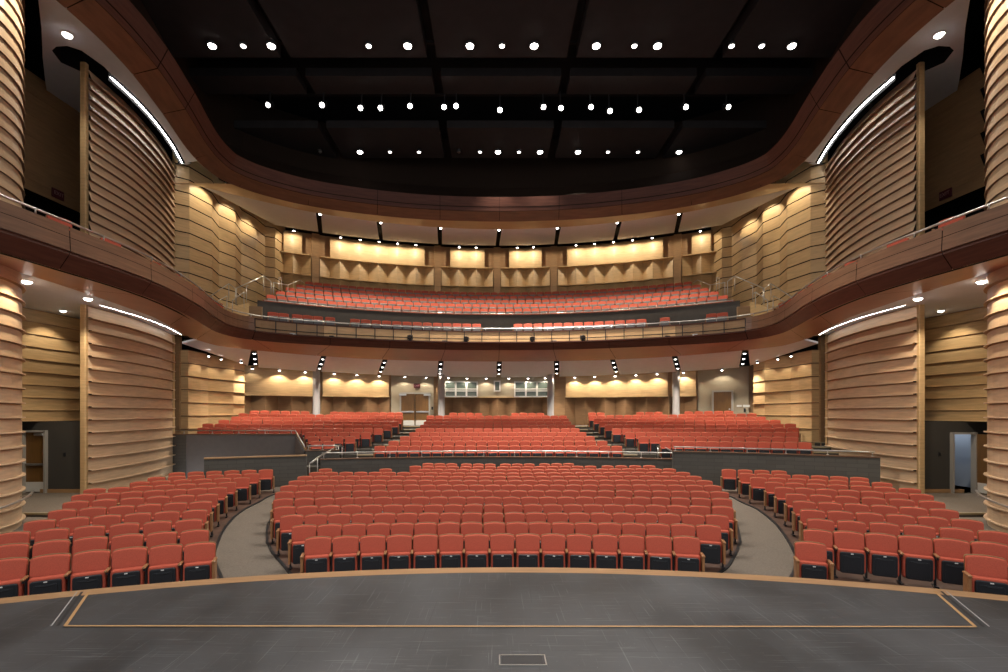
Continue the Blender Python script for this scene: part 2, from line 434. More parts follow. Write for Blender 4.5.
ORD += ['twenty-'+w for w in ORD[1:10]]+['thirtieth']+['thirty-'+w for w in ORD[1:10]]+['fortieth']
def lay(block, row, r, d0, a0, a1, zf, pitch=PITCH, open0=True, open1=True, base=0):
    L = radians(a1-a0)*r; n = max(1, round(L/pitch)); da = (a1-a0)/n
    for i in range(n):
        a = a0+da*(i+.5); x, y = bytheta(r, d0, a)
        seats.append(dict(x=x, y=y, a=a, z=zf(x, y), b=block, row=row, i=base+i, first=(i == 0), last=(i == n-1), w=radians(da)*r))
    return n
CROWS = {k: [CB[k]] for k in range(1, 11)}
CROWS[11] = [(-16.29, -15.24), (-11.15, -9.99), (-7.66, 15.68)]
CROWS[12] = [(-8.53, 8.93), (9.29, 14.18)]; CROWS[13] = [(-7.39, -4.06), (-3.78, -.42), (-.08, 3.28), (3.63, 6.98)]
for k, segs in CROWS.items():
    base = 0
    for a0, a1 in segs: base += lay('centre', k, 16.1+1.02*(k-1), -6, a0, a1, floorz, base=base)
for k, (a0, a1) in LB.items(): lay('left', k, 16.1+1.02*(k-1), -6, a0, a1, floorz)
RROWS = {k: [RBk[k]] for k in RBk}; RROWS[1] = [(19.87, 21.8), (28.67, 31.15+1.5)]; RROWS[11] = [(19.27, 24.26)]
for k, segs in RROWS.items():
    base = 0
    for a0, a1 in segs: base += lay('right', k, 16.1+1.02*(k-1), -6, a0, a1, floorz, base=base)
n_orch = len(seats)
PCB = {1: [(-11.85, 11.49)], 2: [(-10.64, 10.27)], 3: [(-9.62, 9.17)], 4: [(-8.78, 8.47)], 5: [(-8.24, 7.9)], 6: [(-7.8, 7.54)], 7: [(-7.48, 7.21)], 8: [(-7.26, 7.02)], 9: [(-7.24, 6.87)], 10: [(-5.0, -1.6), (1.28, 4.67)]}
PLB = {2: [(-17.57, -15.42)], 3: [(-17.95, -13.64)], 4: [(-18.31, -12.34)], 5: [(-26.94, -11.29)], 6: [(-26.72, -10.49)], 7: [(-25.65, -9.86)], 8: [(-24.77, -9.61)], 9: [(-24.33, -9.55)], 10: [(-23.54, -18.33), (-16.52, -9.62)]}
PRB = {2: [(14.95, 26.96)], 3: [(13.13, 26.26)], 4: [(12.05, 26.46)], 5: [(10.94, 26.69)], 6: [(10.32, 26.65)], 7: [(9.87, 25.65)], 8: [(9.41, 24.65)], 9: [(9.01, 24.08)], 10: [(9.0, 10.66), (13.6, 16.13), (18.03, 22.33)]}
for nm, T in (('pc', PCB), ('pl', PLB), ('pr', PRB)):
    for k, segs in T.items():
        for a0, a1 in segs: lay(nm, k, 29.3+1.02*(k-1), -6, a0, a1, terrz(k))
UB = {1: (-31.6, 31.4), 2: (-31, 30.5), 3: (-29.74, 29.31), 4: (-28.41, 28.02), 5: (-27.0, 26.96), 6: (-25.8, 25.79)}
for k, (a0, a1) in UB.items(): lay('u', k, 24.9+.9*(k-1), 5, a0, a1, lambda x, y, k=k: 5.37+.49*(k-1), .55)
for a0, a1 in ((-31.47, -28.96), (-28.56, -24.68), (-24.35, -23.16), (-21.2, -2.58), (2.04, 20.92), (22.62, 23.91), (28.4, 31.01)):
    lay('box', 1, 23.0, 5, a0, a1, lambda x, y: 4.35, .57)
orch = seats[:n_orch]; orch.sort(key=lambda s: s['x']**2*0+(s['y'])**2)
indiv = orch[:300]; rest = orch[300:]+seats[n_orch:]
aisle = {'centre': 'left aisle', 'left': 'outer left end', 'right': 'right aisle'}
BN = {'centre': 'centre block', 'left': 'left block', 'right': 'right block'}
def put(name, me, parent, loc=None):
    o = bpy.data.objects.new(name, me); COL.objects.link(o); o.parent = parent
    if loc: o.location = loc
    return o
rowlen = {}
for s in seats: rowlen[(s['b'], s['row'])] = rowlen.get((s['b'], s['row']), 0)+1
for s in indiv:
    N_ = rowlen[(s['b'], s['row'])]
    if s['b'] == 'left': i = N_-s['i']; ref = 'the aisle'
    elif s['b'] == 'right': i = s['i']+1; ref = 'the aisle'
    else:
        i = s['i']+1; ref = 'the left aisle'
        if i > (N_+1)//2: i = N_-s['i']; ref = 'the right aisle'
    o = bpy.data.objects.new('theatre_seat', None); COL.objects.link(o); o.empty_display_size = .1
    o.location = (s['x'], s['y'], s['z']+CZ+.012); o.rotation_euler = (0, 0, -radians(s['a']))
    tag(o, f"coral red tip-up seat, {ORD[s['row']]} row from stage in {BN[s['b']]}, {ORD[i]} from {ref}", 'seat', f"coral red seats of the {BN[s['b']]}")
    k = s['w']/.56
    for pn in ('backrest', 'back_shell', 'seat_cushion', 'seat_pan'):
        q = put(pn, SME[pn], o)
        if pn == 'seat_pan': put('number_plate', SME['number_plate'], q)['label'] = 'small white number plate'
    if s['first']:
        for pn in ('armrest', 'end_panel', 'leg'): put(pn, EME[pn], o, (-s['w']/2, 0, 0))
    else:
        for pn in ('armrest', 'leg'): put(pn, SME[pn], o, (.272-s['w']/2, 0, 0))
    if s['last']:
        for pn in ('armrest', 'end_panel', 'leg'): put(pn, EME[pn], o, (s['w']/2, 0, 0))
# all further seats: one mesh
slots = ['fabric', 'shell', 'pan', 'plate', 'arm', 'blackcap']; mb = MB()
lo = MB()
for pn in ('backrest', 'back_shell', 'seat_cushion', 'seat_pan', 'armrest', 'leg'):
    m, mt = SP[pn]; lo.add(m, Matrix(), {0: slots.index(mt)})
loend = MB()
for pn in EP: m, mt = EP[pn]; loend.add(m, Matrix(), {0: slots.index(mt)})
lob = MB()
for m, mt in ((MB().slab_xz(round_rect(.508, .55, .888, .03, .02), -.065, .0, .022, 0, .70, shear=.16, z0=.40), 'fabric'), (SP['back_shell'][0], 'shell'),
              (MB().slab_xz(round_rect(.475, .13, .66, .04, 0), -.185, -.07, .03, 0, .4), 'pan_gray'), (MB().slab_xz(round_rect(.44, .12, .64, .04, 0), -.222, -.185, .012, 0, .38), 'pan_gray'), (SP['armrest'][0], 'arm'), (SP['leg'][0], 'blackcap')):
    lob.add(m, Matrix(), {0: (slots+['pan_gray']).index(mt)})
slots.append('pan_gray')
for s in rest:
    T = Matrix.Translation((s['x'], s['y'], s['z']+.012)) @ Matrix.Rotation(-radians(s['a']), 4, 'Z')
    mb.add(lob if s['b'] in ('u', 'box') else lo, T)
    if s['first']: mb.add(loend, T @ Matrix.Translation((-s['w']/2, 0, 0)))
    if s['last']: mb.add(loend, T @ Matrix.Translation((s['w']/2, 0, 0)))
# seats along the two side arms of the balcony are added further down
REST = mb
print('seats', len(seats), 'individual', len(indiv), 'orch', n_orch)

# ------------------------------------------------------------------ parterre terraces and walls
def terrace(k, a0, a1):
    r0, r1 = 29.3+1.02*(k-1)-.42, 29.3+1.02*(k-1)+.60
    if k == 10: r1 += 3.5
    mb = MB(); z = terrz(k); rows = []
    for i in range(41):
        a = a0+(a1-a0)*i/40; x0, y0 = bytheta(r0, -6, a); x1, y1 = bytheta(r1, -6, a)
        zz = z(x0, y0); rows.append([(x0, y0, zz-.6), (x0, y0, zz), (x1, y1, zz)])
    mb.quadgrid(rows); return mb
for k in range(1, 11):
    struct(terrace(k, (-18, -18, -18, -18.3, -21.8, -26.4, -29.2, -32, -34.4, -36.5, -38)[k], (18, 18, 30.2, 30.8, 31.6)[k] if k < 5 else 33), 'floor', ['terrace'], f'dark {ORD[k]} seating terrace behind the cross wall')
def nosing(k, a0, a1, r=None):
    r = r or 29.3+1.02*(k-1)-.42; mb = MB(); z = terrz(k)
    P = arc(r, -6, a0, a1, .5, lambda x, y: z(x, y)); sweep(mb, P, [(.02, -.05), (.02, .006), (-.07, .006)])
    struct(mb, 'trim_4', ['nosing'], 'pale step nosing in the rear stalls aisle')
for k in range(2, 11):
    l = PLB[k][-1][1]; c0 = PCB[k][0][0]; c1 = PCB[k][-1][1]; r_ = PRB[k][0][0]
    if k == 10: c0, c1 = -7.2, 6.9
    nosing(k, l+.1, c0-.1); nosing(k, c1+.1, r_-.1)
    nosing(k, 26.9 if k < 7 else PRB[k][-1][1]+.3, 31)
def wall_arc(r, a0, a1, ztop, zbot, th, name, label, mats, d0=-6, cap=None, parent=None):
    mb = MB(); P = arc(r, d0, a0, a1, .5)
    prof = [(th/2, zbot), (th/2, ztop), (-th/2, ztop), (-th/2, zbot)]
    sweep(mb, P, prof)
    for e in (0, -1):
        n = normals(P)[e]; p = P[e]; q = [(p[0]+n[0]*a, p[1]+n[1]*a, z) for a, z in prof]
        mb.poly(q if e == 0 else list(reversed(q)))
    o = struct(mb, name, mats, label, parent)
    if cap:
        mc = MB(); w = th/2+.025
        sweep(mc, P, [(w, ztop-.0), (w, ztop+cap[1]), (-w, ztop+cap[1]), (-w, ztop), (w, ztop)])
        for e in (0, -1):
            n = normals(P)[e]; p = P[e]; q = [(p[0]+n[0]*a, p[1]+n[1]*a, z) for a, z in ((w, ztop), (w, ztop+cap[1]), (-w, ztop+cap[1]), (-w, ztop))]
            mc.poly(q if e == 0 else list(reversed(q)))
        struct(mc, 'trim_5', [cap[0]], 'wood cap on top of the '+label, parent)
    return o
wall_arc(28.9, -16.5, 16.3, -2.13, -3.6, .16, 'wall_centre', 'dark block wall behind the centre block', ['block'], cap=('walnut', .04))
wall_arc(27.7, -25.4, -17.5, -1.84, -3.6, .18, 'wall_left', 'low dark block wall in front of the left vomitory', ['block'], cap=('oak', .05))
mb = MB(); mb.box((-12.75, 23.52, -2.33), (5.4, .16, 2.52)); struct(mb, 'wall_left', ['gray_wall'], 'tall gray fabric wall behind the left block')
mb = MB(); mb.box((-15.78, 23.52, -2.33), (.66, .2, 2.52)); struct(mb, 'wall_left', ['block'], 'gray block pier beside the left timber wall')
mb = MB(); mb.box((-13.05, 23.52, -1.05), (6.1, .22, .04)); struct(mb, 'trim_5', ['walnut'], 'wood cap on top of the tall gray wall')
wall_arc(29.9, -17.9, -15.0, -1.80, -3.6, .16, 'wall_left', 'short block wall at the foot of the left rear stalls', ['block'], cap=('walnut', .04))
wall_arc(27.7, 15.6, 30.7, -1.68, -3.6, .18, 'wall_right', 'long dark block wall behind the right block', ['block'], cap=('walnut', .04))
# sloping end of the tall gray wall
mb = MB(); a = (-10.05, 23.52); b = bytheta(29.9, -6, -17.9)
for (p, q, z0, z1) in ((a, b, -1.07, -1.80),):
    dx, dy = q[0]-p[0], q[1]-p[1]; L = hypot(dx, dy); nx, ny = dy/L*.08, -dx/L*.08
    A = [(p[0]+nx, p[1]+ny), (p[0]-nx, p[1]-ny)]; B_ = [(q[0]+nx, q[1]+ny), (q[0]-nx, q[1]-ny)]
    mb.poly([(*A[0], -3.6), (*B_[0], -3.6), (*B_[0], z1), (*A[0], z0)]); mb.poly([(*B_[1], -3.6), (*A[1], -3.6), (*A[1], z0), (*B_[1], z1)])
    mb.poly([(*A[0], z0), (*B_[0], z1), (*B_[1], z1), (*A[1], z0)])
struct(mb, 'wall_left', ['gray_wall'], 'sloping wall end stepping down to the left rear stalls')
mb = MB(); mb.tube([(a[0], a[1], -1.0), (b[0], b[1], -1.73)], .05, 6)
struct(mb, 'trim_5', ['oak'], 'sloping wood cap at the end of the tall gray wall')
for s_ in (-1, 1):
    mb = MB(); p = bytheta(28.9, -6, 16.3*s_); q = bytheta(31, -6, 16.9*s_); dx, dy = q[0]-p[0], q[1]-p[1]; L = hypot(dx, dy)
    mb.box(((p[0]+q[0])/2, (p[1]+q[1])/2, -2.9), (.15, L, 1.5), atan2(dy, dx)-pi/2)
    struct(mb, 'wall_centre', ['block'], 'cheek wall beside the steps up to the rear stalls')

def rail(r, a0, a1, zt, gap, label, d0=-6, step=1.4, rad=.028, n0=0):
    P = arc(r, d0, a0, a1, .5, zt)
    c = P[len(P)//2]; e = empty('handrail', (c[0], c[1], zt-gap), label=label, cat='handrail', group='silver handrails')
    mb = MB(); mb.tube(P, rad, 8); mb.build('rail_tube', ['steel'], e)
    n = max(2, int(radians(a1-a0)*r/step))
    for i in range(n+1):
        x, y = bytheta(r, d0, a0+.15+(a1-a0-.3)*i/n)
        mb = MB(); mb.cyl((x, y, zt-gap), (x, y, zt), .018, n=8); mb.cyl((x, y, zt-gap), (x, y, zt-gap+.02), .05, n=10)
        o = mb.build('bracket', ['steel'], e)
    return e
rail(28.95, -16.4, 16.2, -1.83, .26, 'long silver handrail on the wall behind the centre block')
e = empty('handrail', (-13, 23.5, -1.03), label='silver handrail on top of the tall gray wall', cat='handrail', group='silver handrails')
mb = MB(); mb.tube([(-16.0, 23.5, -.87), (-10.1, 23.5, -.87), (-9.25, 22.5, -1.6)], .028, 8); mb.build('rail_tube', ['steel'], e)
for x in (-15.6, -14.2, -12.9, -11.6, -10.3):
    mb = MB(); mb.cyl((x, 23.5, -1.03), (x, 23.5, -.87), .018, n=8); mb.cyl((x, 23.5, -1.03), (x, 23.5, -1.01), .05, n=10); mb.build('bracket', ['steel'], e)
rail(29.9, -17.8, -15.1, -1.56, .2, 'short silver handrail at the foot of the left rear stalls')
rail(27.7, 15.7, 30.4, -1.47, .17, 'silver handrail on the wall behind the right block')
def polyrail(name, pts, posts, label, group=None, rad=.028, cat='handrail', second=None):
    e = empty(name, pts[0], label=label, cat=cat, group=group)
    mb = MB(); mb.tube(pts, rad, 8); mb.build('rail_tube', ['steel'], e)
    if second is not None:
        mb = MB(); mb.tube([(x+second[0], y+second[1], z+second[2]) for x, y, z in pts], rad, 8); mb.build('rail_tube', ['steel'], e)
    for x, y, z, h in posts:
        mb = MB(); mb.cyl((x, y, z-h), (x, y, z), rad*.85, n=8); mb.build('post', ['steel'], e)
    return e
def px(x, y, D): return (-.3+(x-494)*D/476, D, (413-y)*D/476)
for s_, nm in ((-1, 'left'), (1, 'right')):
    f = lambda p: (p[0] if s_ < 0 else -p[0]+.0, p[1], p[2])
    P = [f(px(309.5, 463.5, 20.7)), f(px(317.5, 457.5, 21.3)), f(px(338.5, 445.4, 23.6)), f(px(342, 447, 23.8))]
    polyrail('stair_rail', P, [(*P[0][:2], P[0][2], .9), (*P[3][:2], P[3][2], .75), (P[1][0], P[1][1], P[1][2], 1.0), (P[2][0], P[2][1], P[2][2], .8)], f'double silver stair rail at the {nm} end of the long wall', 'stair rails up to the rear stalls', second=(0, .25, 0))
# steps inside the gap (hidden mostly)
for s_ in (-1, 1):
    for i in range(6):
        mb = MB(); x, y = bytheta(28.3+.3*i, -6, s_*(17.1 if s_ < 0 else 16.0)); mb.box((x, y, -3.35+.14*i-.2), (.9, .34, .4), -s_*radians(17))
        if s_ < 0: struct(mb, 'floor', ['terrace'], 'dark step of the stair up to the left rear stalls')

# ------------------------------------------------------------------ side: lower platform, vestibule, recess wall, post, timber panels, barrels
def both(fn, *a):
    for s_, nm in ((-1, 'left'), (1, 'right')): fn(s_, nm, *a)
def mbuild(mb, s_): return mb if s_ < 0 else mir(mb)
PANEL = catmull([(-14.8, 17.0), (-14.9, 19.1), (-15.4, 21.4), (-16.1, 23.4)], .3)
def ledges(z0, z1, h, out=.05, t=.03):
    prof = []; z = z1
    while z > z0+.02:
        zb = max(z0, z-h)
        prof += [(-.03, z), (-.03, z-.035), (0, z-.035), (0, zb+t), (out, zb+t*.8), (out, zb)]; z = zb
    return prof
def lmats(prof): return [(1, 0, 0, 0, 0, 1)[i % 6] for i in range(len(prof)-1)]  # darker wood on undersides and recess faces paints in the shadow lines
def bmats(prof): return [(0, 0, 0, 1, 0)[i % 5] for i in range(len(prof)-1)]  # board undersides take a darker wood, shade put into the colour
def clad(P, prof, kind, N=None):
    mb = MB(); sweep(mb, P, prof, mats=(lmats if kind == 'l' else bmats)(prof), N=N); return mb
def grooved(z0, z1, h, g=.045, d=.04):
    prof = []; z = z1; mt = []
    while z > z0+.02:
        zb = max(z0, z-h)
        prof += [(0, z), (.02, zb+g), (-d, zb+g), (-d, zb), (0, zb)]; mt += [0, 1, 1, 0, 0]; z = zb  # groove faces near black, the shadow gap is put into the colour
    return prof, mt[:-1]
def boards(z0, z1, h, out=.07, bead=.03):
    prof = []; z = z1
    while z > z0+.02:
        zb = max(z0, z-h)
        prof += [(0, z), (out*.9, zb+bead), (out, zb+bead), (out, zb), (0, zb)]; z = zb
    return prof
def side(s_, nm):
    W = lambda t: t.replace('#', nm)
    # platform
    mb = MB(); mb.prism([(-20, 14.2), (-13.5, 14.2), (-13.5, 17.3), (-14.9, 17.3), (-14.9, 20), (-20, 20)], -3.5, -2.98, 0)
    struct(mbuild(mb, s_), 'floor', ['carpet'], W('raised carpeted landing by the # door'))
    mb = MB(); mb.box((-16.75, 14.19, -3.0), (6.5, .06, .05)); struct(mbuild(mb, s_), 'trim_6', ['nosing'], W('pale nosing along the # landing edge'))
    # vestibule
    D = 17.8
    x0, x1 = (-17.87, -16.98)
    mb = MB(); zt, zb = -.31, -2.98; dt = -.68 if s_ < 0 else -.76
    if s_ > 0: x0, x1 = -17.67, -16.75
    mb.box(((-20.5+x0)/2, D+.06, (zt+zb)/2), (x0+20.5, .12, zt-zb)); mb.box(((x1-14.9)/2, D+.06, (zt+zb)/2), (-14.9-x1, .12, zt-zb)); mb.box(((x0+x1)/2, D+.06, (zt+dt)/2), (x1-x0, .12, zt-dt))
    struct(mbuild(mb, s_), f'wall_{nm}', ['darkwall'], W('dark painted vestibule wall around the # door'))
    mb = MB(); mb.box((-17.5, D-1.9, -.30), (6, 3.9, .03)); struct(mbuild(mb, s_), 'ceiling', ['darkwall'], W('dark vestibule ceiling on the # side')) if 0 else None
    mb = MB(); mb.box((-16.1, D-.02, -2.91), (2.3, .03, .13)); struct(mbuild(mb, s_), f'baseboard_{nm}', ['oak'], W('brown baseboard in the # vestibule'))
    # door frame and leaf
    dr = empty('door_1' if s_ < 0 else 'door_2', ((x0+x1)/2*(-s_)*1.0 if s_ > 0 else (x0+x1)/2, D, zb), kind='structure', label=W('# side exit door of the hall'))
    mb = MB()
    for x in (x0+.03, x1-.03): mb.box((x, D-.02, (dt+zb)/2), (.07, .2, dt-zb))
    mb.box(((x0+x1)/2, D-.02, dt), (x1-x0, .2, .07)); mbuild(mb, s_).build('door_frame', ['frame_gray'], dr)
    if s_ < 0:
        mb = MB(); mb.chbox(((x0+x1)/2, D+.03, (dt+zb)/2), (x1-x0-.12, .05, dt-zb-.04), .004); mb.build('door_leaf', ['doorwood'], dr)
        mb = MB(); mb.box(((x0+x1)/2, D-.01, zb+.22), (x1-x0-.16, .02, .36)); mb.build('kick_plate', ['frame_white'], dr)
        mb = MB(); mb.chbox(((x0+x1)/2, D-.05, -1.92), (x1-x0-.2, .06, .07), .01); mb.build('push_bar', ['steel'], dr)
        mb = MB(); mb.chbox((x1-.28, D-.06, dt-.12), (.34, .08, .09), .01); mb.build('door_closer', ['steel'], dr)
    else:
        mb = MB(); mb.chbox((-(x0)+.0, D-.50, (dt+zb)/2), (.05, .8, dt-zb-.05), .004); mb.build('door_leaf', ['doorwood'], dr)
        mb = MB(); mb.box((-(x0)-.035, D-.50, zb+.22), (.02, .7, .36)); mb.build('kick_plate', ['frame_white'], dr)
        mb = MB(); mb.box((17.6, D+2.4, -1.7), (3.4, .1, 2.7)); mb.box((16.3, D+1.35, -1.7), (.1, 2.2, 2.7)); mb.box((18.8, D+1.35, -1.7), (.1, 2.2, 2.7)); struct(mb, 'wall_right', ['corridor'], 'pale blue corridor wall seen through the open right door')
        mb = MB(); mb.box((17.5, D+2.33, -2.88), (2.4, .04, .2)); struct(mb, 'baseboard_right', ['walnut'], 'brown baseboard of the corridor beyond the open right door')
        mb = MB(); mb.box((17.9, D+1.2, -3.02), (3.6, 2.5, .08)); struct(mb, 'floor', ['carpet'], 'carpet of the corridor beyond the open right door')
    sw = tag(MB().chbox((16.35*s_, D-.015, -1.55), (.09, .03, .14), .006).build('wall_switch', ['blackcap']), W('small black switch plate on the dark # vestibule wall'), 'switch')
    # recess wood wall (lower and upper)
    P = [(-17.75, 13.0), (-17.25, 19.6)]
    mb = clad(P, ledges(-.31, 3.86, .47, .05, .03), 'l'); struct(mbuild(mb, s_), f'wall_{nm}', ['maple', 'oak'], W('maple board wall above the # side door'))
    mb = MB(); sweep(mb, P, boards(8.2, 12.6, .8, .02, .02)); struct(mbuild(mb, s_), f'wall_{nm}', ['oak'], W('dim upper wood wall behind the # balcony opening'))
    mb = MB(); mb.box((-17.72, 16.1, 10.75), (.6, 4.1, 3.7)); mb.box((-18.6, 16.5, 6.1), (.3, 8, 4.3)); struct(mbuild(mb, s_), f'wall_{nm}', ['black'], W('black opening beside the # upper barrel'))
    mb = MB(); mb.box((-16.35, 19.75, 6.4), (2.1, .15, 13.4)); struct(mbuild(mb, s_), f'wall_{nm}', ['darkwall'], W('dark return wall behind the # timber panel'))
    mb = MB(); mb.box((-18.9, 15, 4.5), (.2, 14, 18)); struct(mbuild(mb, s_), f'wall_{nm}', ['black'], W('black outer # wall'))
    # exit sign
    ex = empty('exit_sign', ((-17.22 if s_ < 0 else 17.22), 18.5, 8.5), label=W('unlit red exit sign over the # balcony opening'), cat='exit sign', group='unlit red exit signs')
    mb = MB(); mb.chbox((-17.25, 18.5, 8.5), (.06, .46, .34), .01, -.0757); mbuild(mb, s_).build('sign_box', ['exit_off'], ex)
    ft = bpy.data.curves.new('exit_letters', 'FONT'); ft.body = 'EXIT'; ft.size = .2; ft.align_x = 'CENTER'; ft.align_y = 'CENTER'; ft.extrude = .004
    ft.materials.append(M['exit_letter']); fo = letters(ft, ex)
    fo.location = (.01*(-s_), -.0, 0); fo.rotation_euler = (pi/2, 0, -s_*pi/2); fo.location = (.012*(-s_) , 0, 0)
    # corner post
    mb = MB(); mb.chbox((-14.93, 17.0, 4.7), (.20, .16, 15.6), .02); struct(mbuild(mb, s_), f'trim_{7 if s_<0 else 8}', ['maple'], W('tall maple corner post at the near edge of the # timber wall'))
    # timber panels
    mb = clad(PANEL, ledges(-3.2, 3.84, .455, .13, .045), 'l')
    struct(mbuild(mb, s_), f'wall_{nm}', ['maple_side', 'oak'], W('lower # timber wall of overlapping maple boards'))
    mb = clad(PANEL, boards(3.9, 12.28, .36, .13, .025), 'b')
    struct(mbuild(mb, s_), f'wall_{nm}', ['maple_side', 'walnut'], W('upper # timber wall of overlapping maple boards'))
    mb = MB(); mb.box((-16.12, 23.5, 4.5), (.05, .12, 17)); struct(mbuild(mb, s_), f'trim_{9 if s_<0 else 10}', ['maple'], W('pale edge strip at the far end of the # timber wall'))
    mb = MB(); mb.box((-16.65, 24.0, 4.5), (1.1, .2, 17)); struct(mbuild(mb, s_), f'wall_{nm}', ['oak'], W('brown return beside the # pleated wall'))
    # barrels
    C = []
    for i in range(49):
        t = 2*pi*i/48; C.append((-15.5+2.70*cos(-t), 11.5+2.70*sin(-t)))
    N = [((p[0]+15.5)/2.70, (p[1]-11.5)/2.70) for p in C]
    mb = clad(C, ledges(-3.3, 3.86, .40, .075, .035), 'l', N); struct(mbuild(mb, s_), f'wall_{nm}', ['maple_side', 'oak'], W('lower # barrel shaped tower clad in curved maple bands'))
    mb = clad(C, boards(3.9, 14.5, .38, .06, .02), 'b', N); struct(mbuild(mb, s_), f'wall_{nm}', ['maple_side', 'walnut'], W('upper # barrel shaped tower clad in curved maple bands'))
    # rail on the barrel
    P = []
    for i in range(19):
        t = radians(-75+6.5*i); P.append((-15.5+2.92*cos(t), 11.5+2.92*sin(t), -3.05+.75+.006*i+(.0)))
    P = [((p[0]) * (1 if s_ < 0 else -1), p[1], p[2]+.028*(k-18)*1.0) for k, p in enumerate(P)]
    e = empty('handrail', P[9], label=W('curved silver handrail wrapping the # barrel'), cat='handrail', group='silver handrails')
    mb = MB(); mb.tube(P, .03, 8); mb.build('rail_tube', ['steel'], e)
    for k in (2, 7, 12, 17):
        p = P[k]; c = (15.5*s_, 11.5); d = hypot(p[0]-c[0], p[1]-c[1]); q = (c[0]+(p[0]-c[0])*2.7/d, c[1]+(p[1]-c[1])*2.7/d)
        mb = MB(); mb.tube([(q[0], q[1], p[2]-.06), (p[0], p[1], p[2]-.06), (p[0], p[1], p[2])], .015, 6); mb.build('bracket', ['steel'], e)
both(side)

# ------------------------------------------------------------------ gold pleated walls
PU = [(-16.1, 23.2), (-15.45, 23.2), (-15.56, 24.0), (-15.3, 25.3), (-15.62, 26.5), (-15.3, 27.6), (-15.65, 28.9), (-15.43, 30.2), (-15.45, 31.5), (-14.93, 31.8), (-14.9, 33.3)]
PU = [(-16.1, 23.5), (-15.6, 23.9)]+PU[3:]
PLW = [(-16.12, 24.0), (-15.75, 24.05), (-15.72, 25.0), (-15.78, 25.8), (-15.95, 25.9), (-15.75, 26.5), (-15.6, 27.0), (-15.4, 27.6), (-15.45, 28.9)]
def goldwall(s_, nm):
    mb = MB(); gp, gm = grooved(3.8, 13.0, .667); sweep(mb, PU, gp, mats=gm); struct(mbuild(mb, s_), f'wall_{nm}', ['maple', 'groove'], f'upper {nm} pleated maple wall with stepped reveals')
    mb = clad(PLW, ledges(-3.2, 3.2, .667, .07, .035), 'l'); struct(mbuild(mb, s_), f'wall_{nm}', ['maple', 'walnut'], f'lower {nm} curved maple wall with ledges under the balcony')
    mb = MB(); mb.box((-16.8, 29, 4.5), (.2, 12, 18)); struct(mbuild(mb, s_), f'wall_{nm}', ['black'], f'dark wall behind the {nm} maple walls')
both(goldwall)

# ------------------------------------------------------------------ pleated back walls
def pleated_bay(r, d0, a0, a1, period, z_top, z_l1, z_l2, z_bot, lit=True, up='maple', name='wall_back', label='', depth=.5, full=False, plain_up=False):
    """one bay: protruding upper panel, a ledge, pleats below the ledge, a second ledge and pleats"""
    L = radians(a1-a0)*r; n = max(1, round(L/period)); da = (a1-a0)/n
    def pleats(z0, z1, amp, mb, base=0):
        P = []
        for i in range(2*n+1):
            a = a0+da*i/2; amp_ = amp if i % 2 == 0 else 0
            P.append(bytheta(r-base-amp_, d0, a))
        for p, q in zip(P, P[1:]): mb.poly([(*p, z0), (*q, z0), (*q, z1), (*p, z1)])
    if not plain_up:
        mb = MB()
        # upper panel, from first valley to last valley, slightly faceted
        b0, b1 = a0+da/2, a1-da/2
        if full: b0, b1 = a0+.1, a1-.1
        if n < 2: b0, b1 = a0+.05, a1-.05
        m = max(2, 2*(n-1)); P = []
        for i in range(m+1):
            a = b0+(b1-b0)*i/m; P.append(bytheta(r-depth-(.05 if i % 2 else 0), d0, a))
        for p, q in zip(P, P[1:]): mb.poly([(*p, z_l1), (*q, z_l1), (*q, z_top), (*p, z_top)])
        for e, b in ((P[0], b0), (P[-1], b1)):
            q = bytheta(r, d0, b); mb.poly([(*e, z_l1), (*e, z_top), (*q, z_top), (*q, z_l1)])
        struct(mb, name, [up], label+' upper panel')
    mb = MB()
    lw = depth+.09
    for z in (z_l1, z_l2):
        if z is None: continue
        P = arc(r, d0, a0, a1, .5); sweep(mb, P, [(0, z-.05), (lw, z-.05), (lw, z+.01), (0, z+.01)])
    struct(mb, 'trim_11', [up], label+' ledge')
    mb = MB(); 
    if z_l2 is not None: pleats(z_l2, z_l1-.05, depth, mb); pleats(z_bot, z_l2-.05, depth*.85, mb)
    else: pleats(z_bot, z_l1-.05, depth, mb)
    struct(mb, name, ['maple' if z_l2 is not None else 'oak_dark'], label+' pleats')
RU, DU = 31.8, 5
mb = MB(); sweep(mb, arc(RU, DU, -33, 33, .5), [(0, 7.5), (0, 12.75)]); struct(mb, 'wall_back', ['oak'], 'brown upper rear wall of the balcony')
pil = [-29.1, -24.29, -8.37, -.12, 7.77, 23.88, 28.9]
for a in pil[1:-1]:
    x, y = bytheta(RU-.3, DU, a); mb = MB(); mb.box((x, y, 10), (.5, .62, 5.2), -radians(a)); mb.box((x, y-.005, 9.55), (.52, .64, .03), -radians(a)); mb.box((x, y-.005, 11.0), (.52, .64, .03), -radians(a))
    struct(mb, 'trim_12', ['oak'], 'brown pilaster on the balcony rear wall')
hw = .55
for i, (a, b) in enumerate(zip(pil, pil[1:])):
    a_ = a+(hw if i > 0 else 0); b_ = b-(hw if i < 5 else 0)
    pleated_bay(RU, DU, a_, b_, 1.38, 12.5, 11.08, 9.66, 7.8, label=f'{ORD[i+1]} bay of the balcony rear wall', depth=.46)
# lower rear wall
RL, DL = 30.0, 5
mb = MB(); sweep(mb, arc(RL, DL, -33.5, 33.5, .5), [(0, -1.6), (0, 3.0)]); struct(mb, 'wall_back', ['oak'], 'brown lower rear wall of the stalls')
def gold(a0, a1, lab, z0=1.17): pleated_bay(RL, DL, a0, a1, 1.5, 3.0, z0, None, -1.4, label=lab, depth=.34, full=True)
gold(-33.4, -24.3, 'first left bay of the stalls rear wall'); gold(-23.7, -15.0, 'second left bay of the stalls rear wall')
gold(9.33, 22.9, 'first right bay of the stalls rear wall'); gold(23.3, 26.3, 'second right bay of the stalls rear wall')
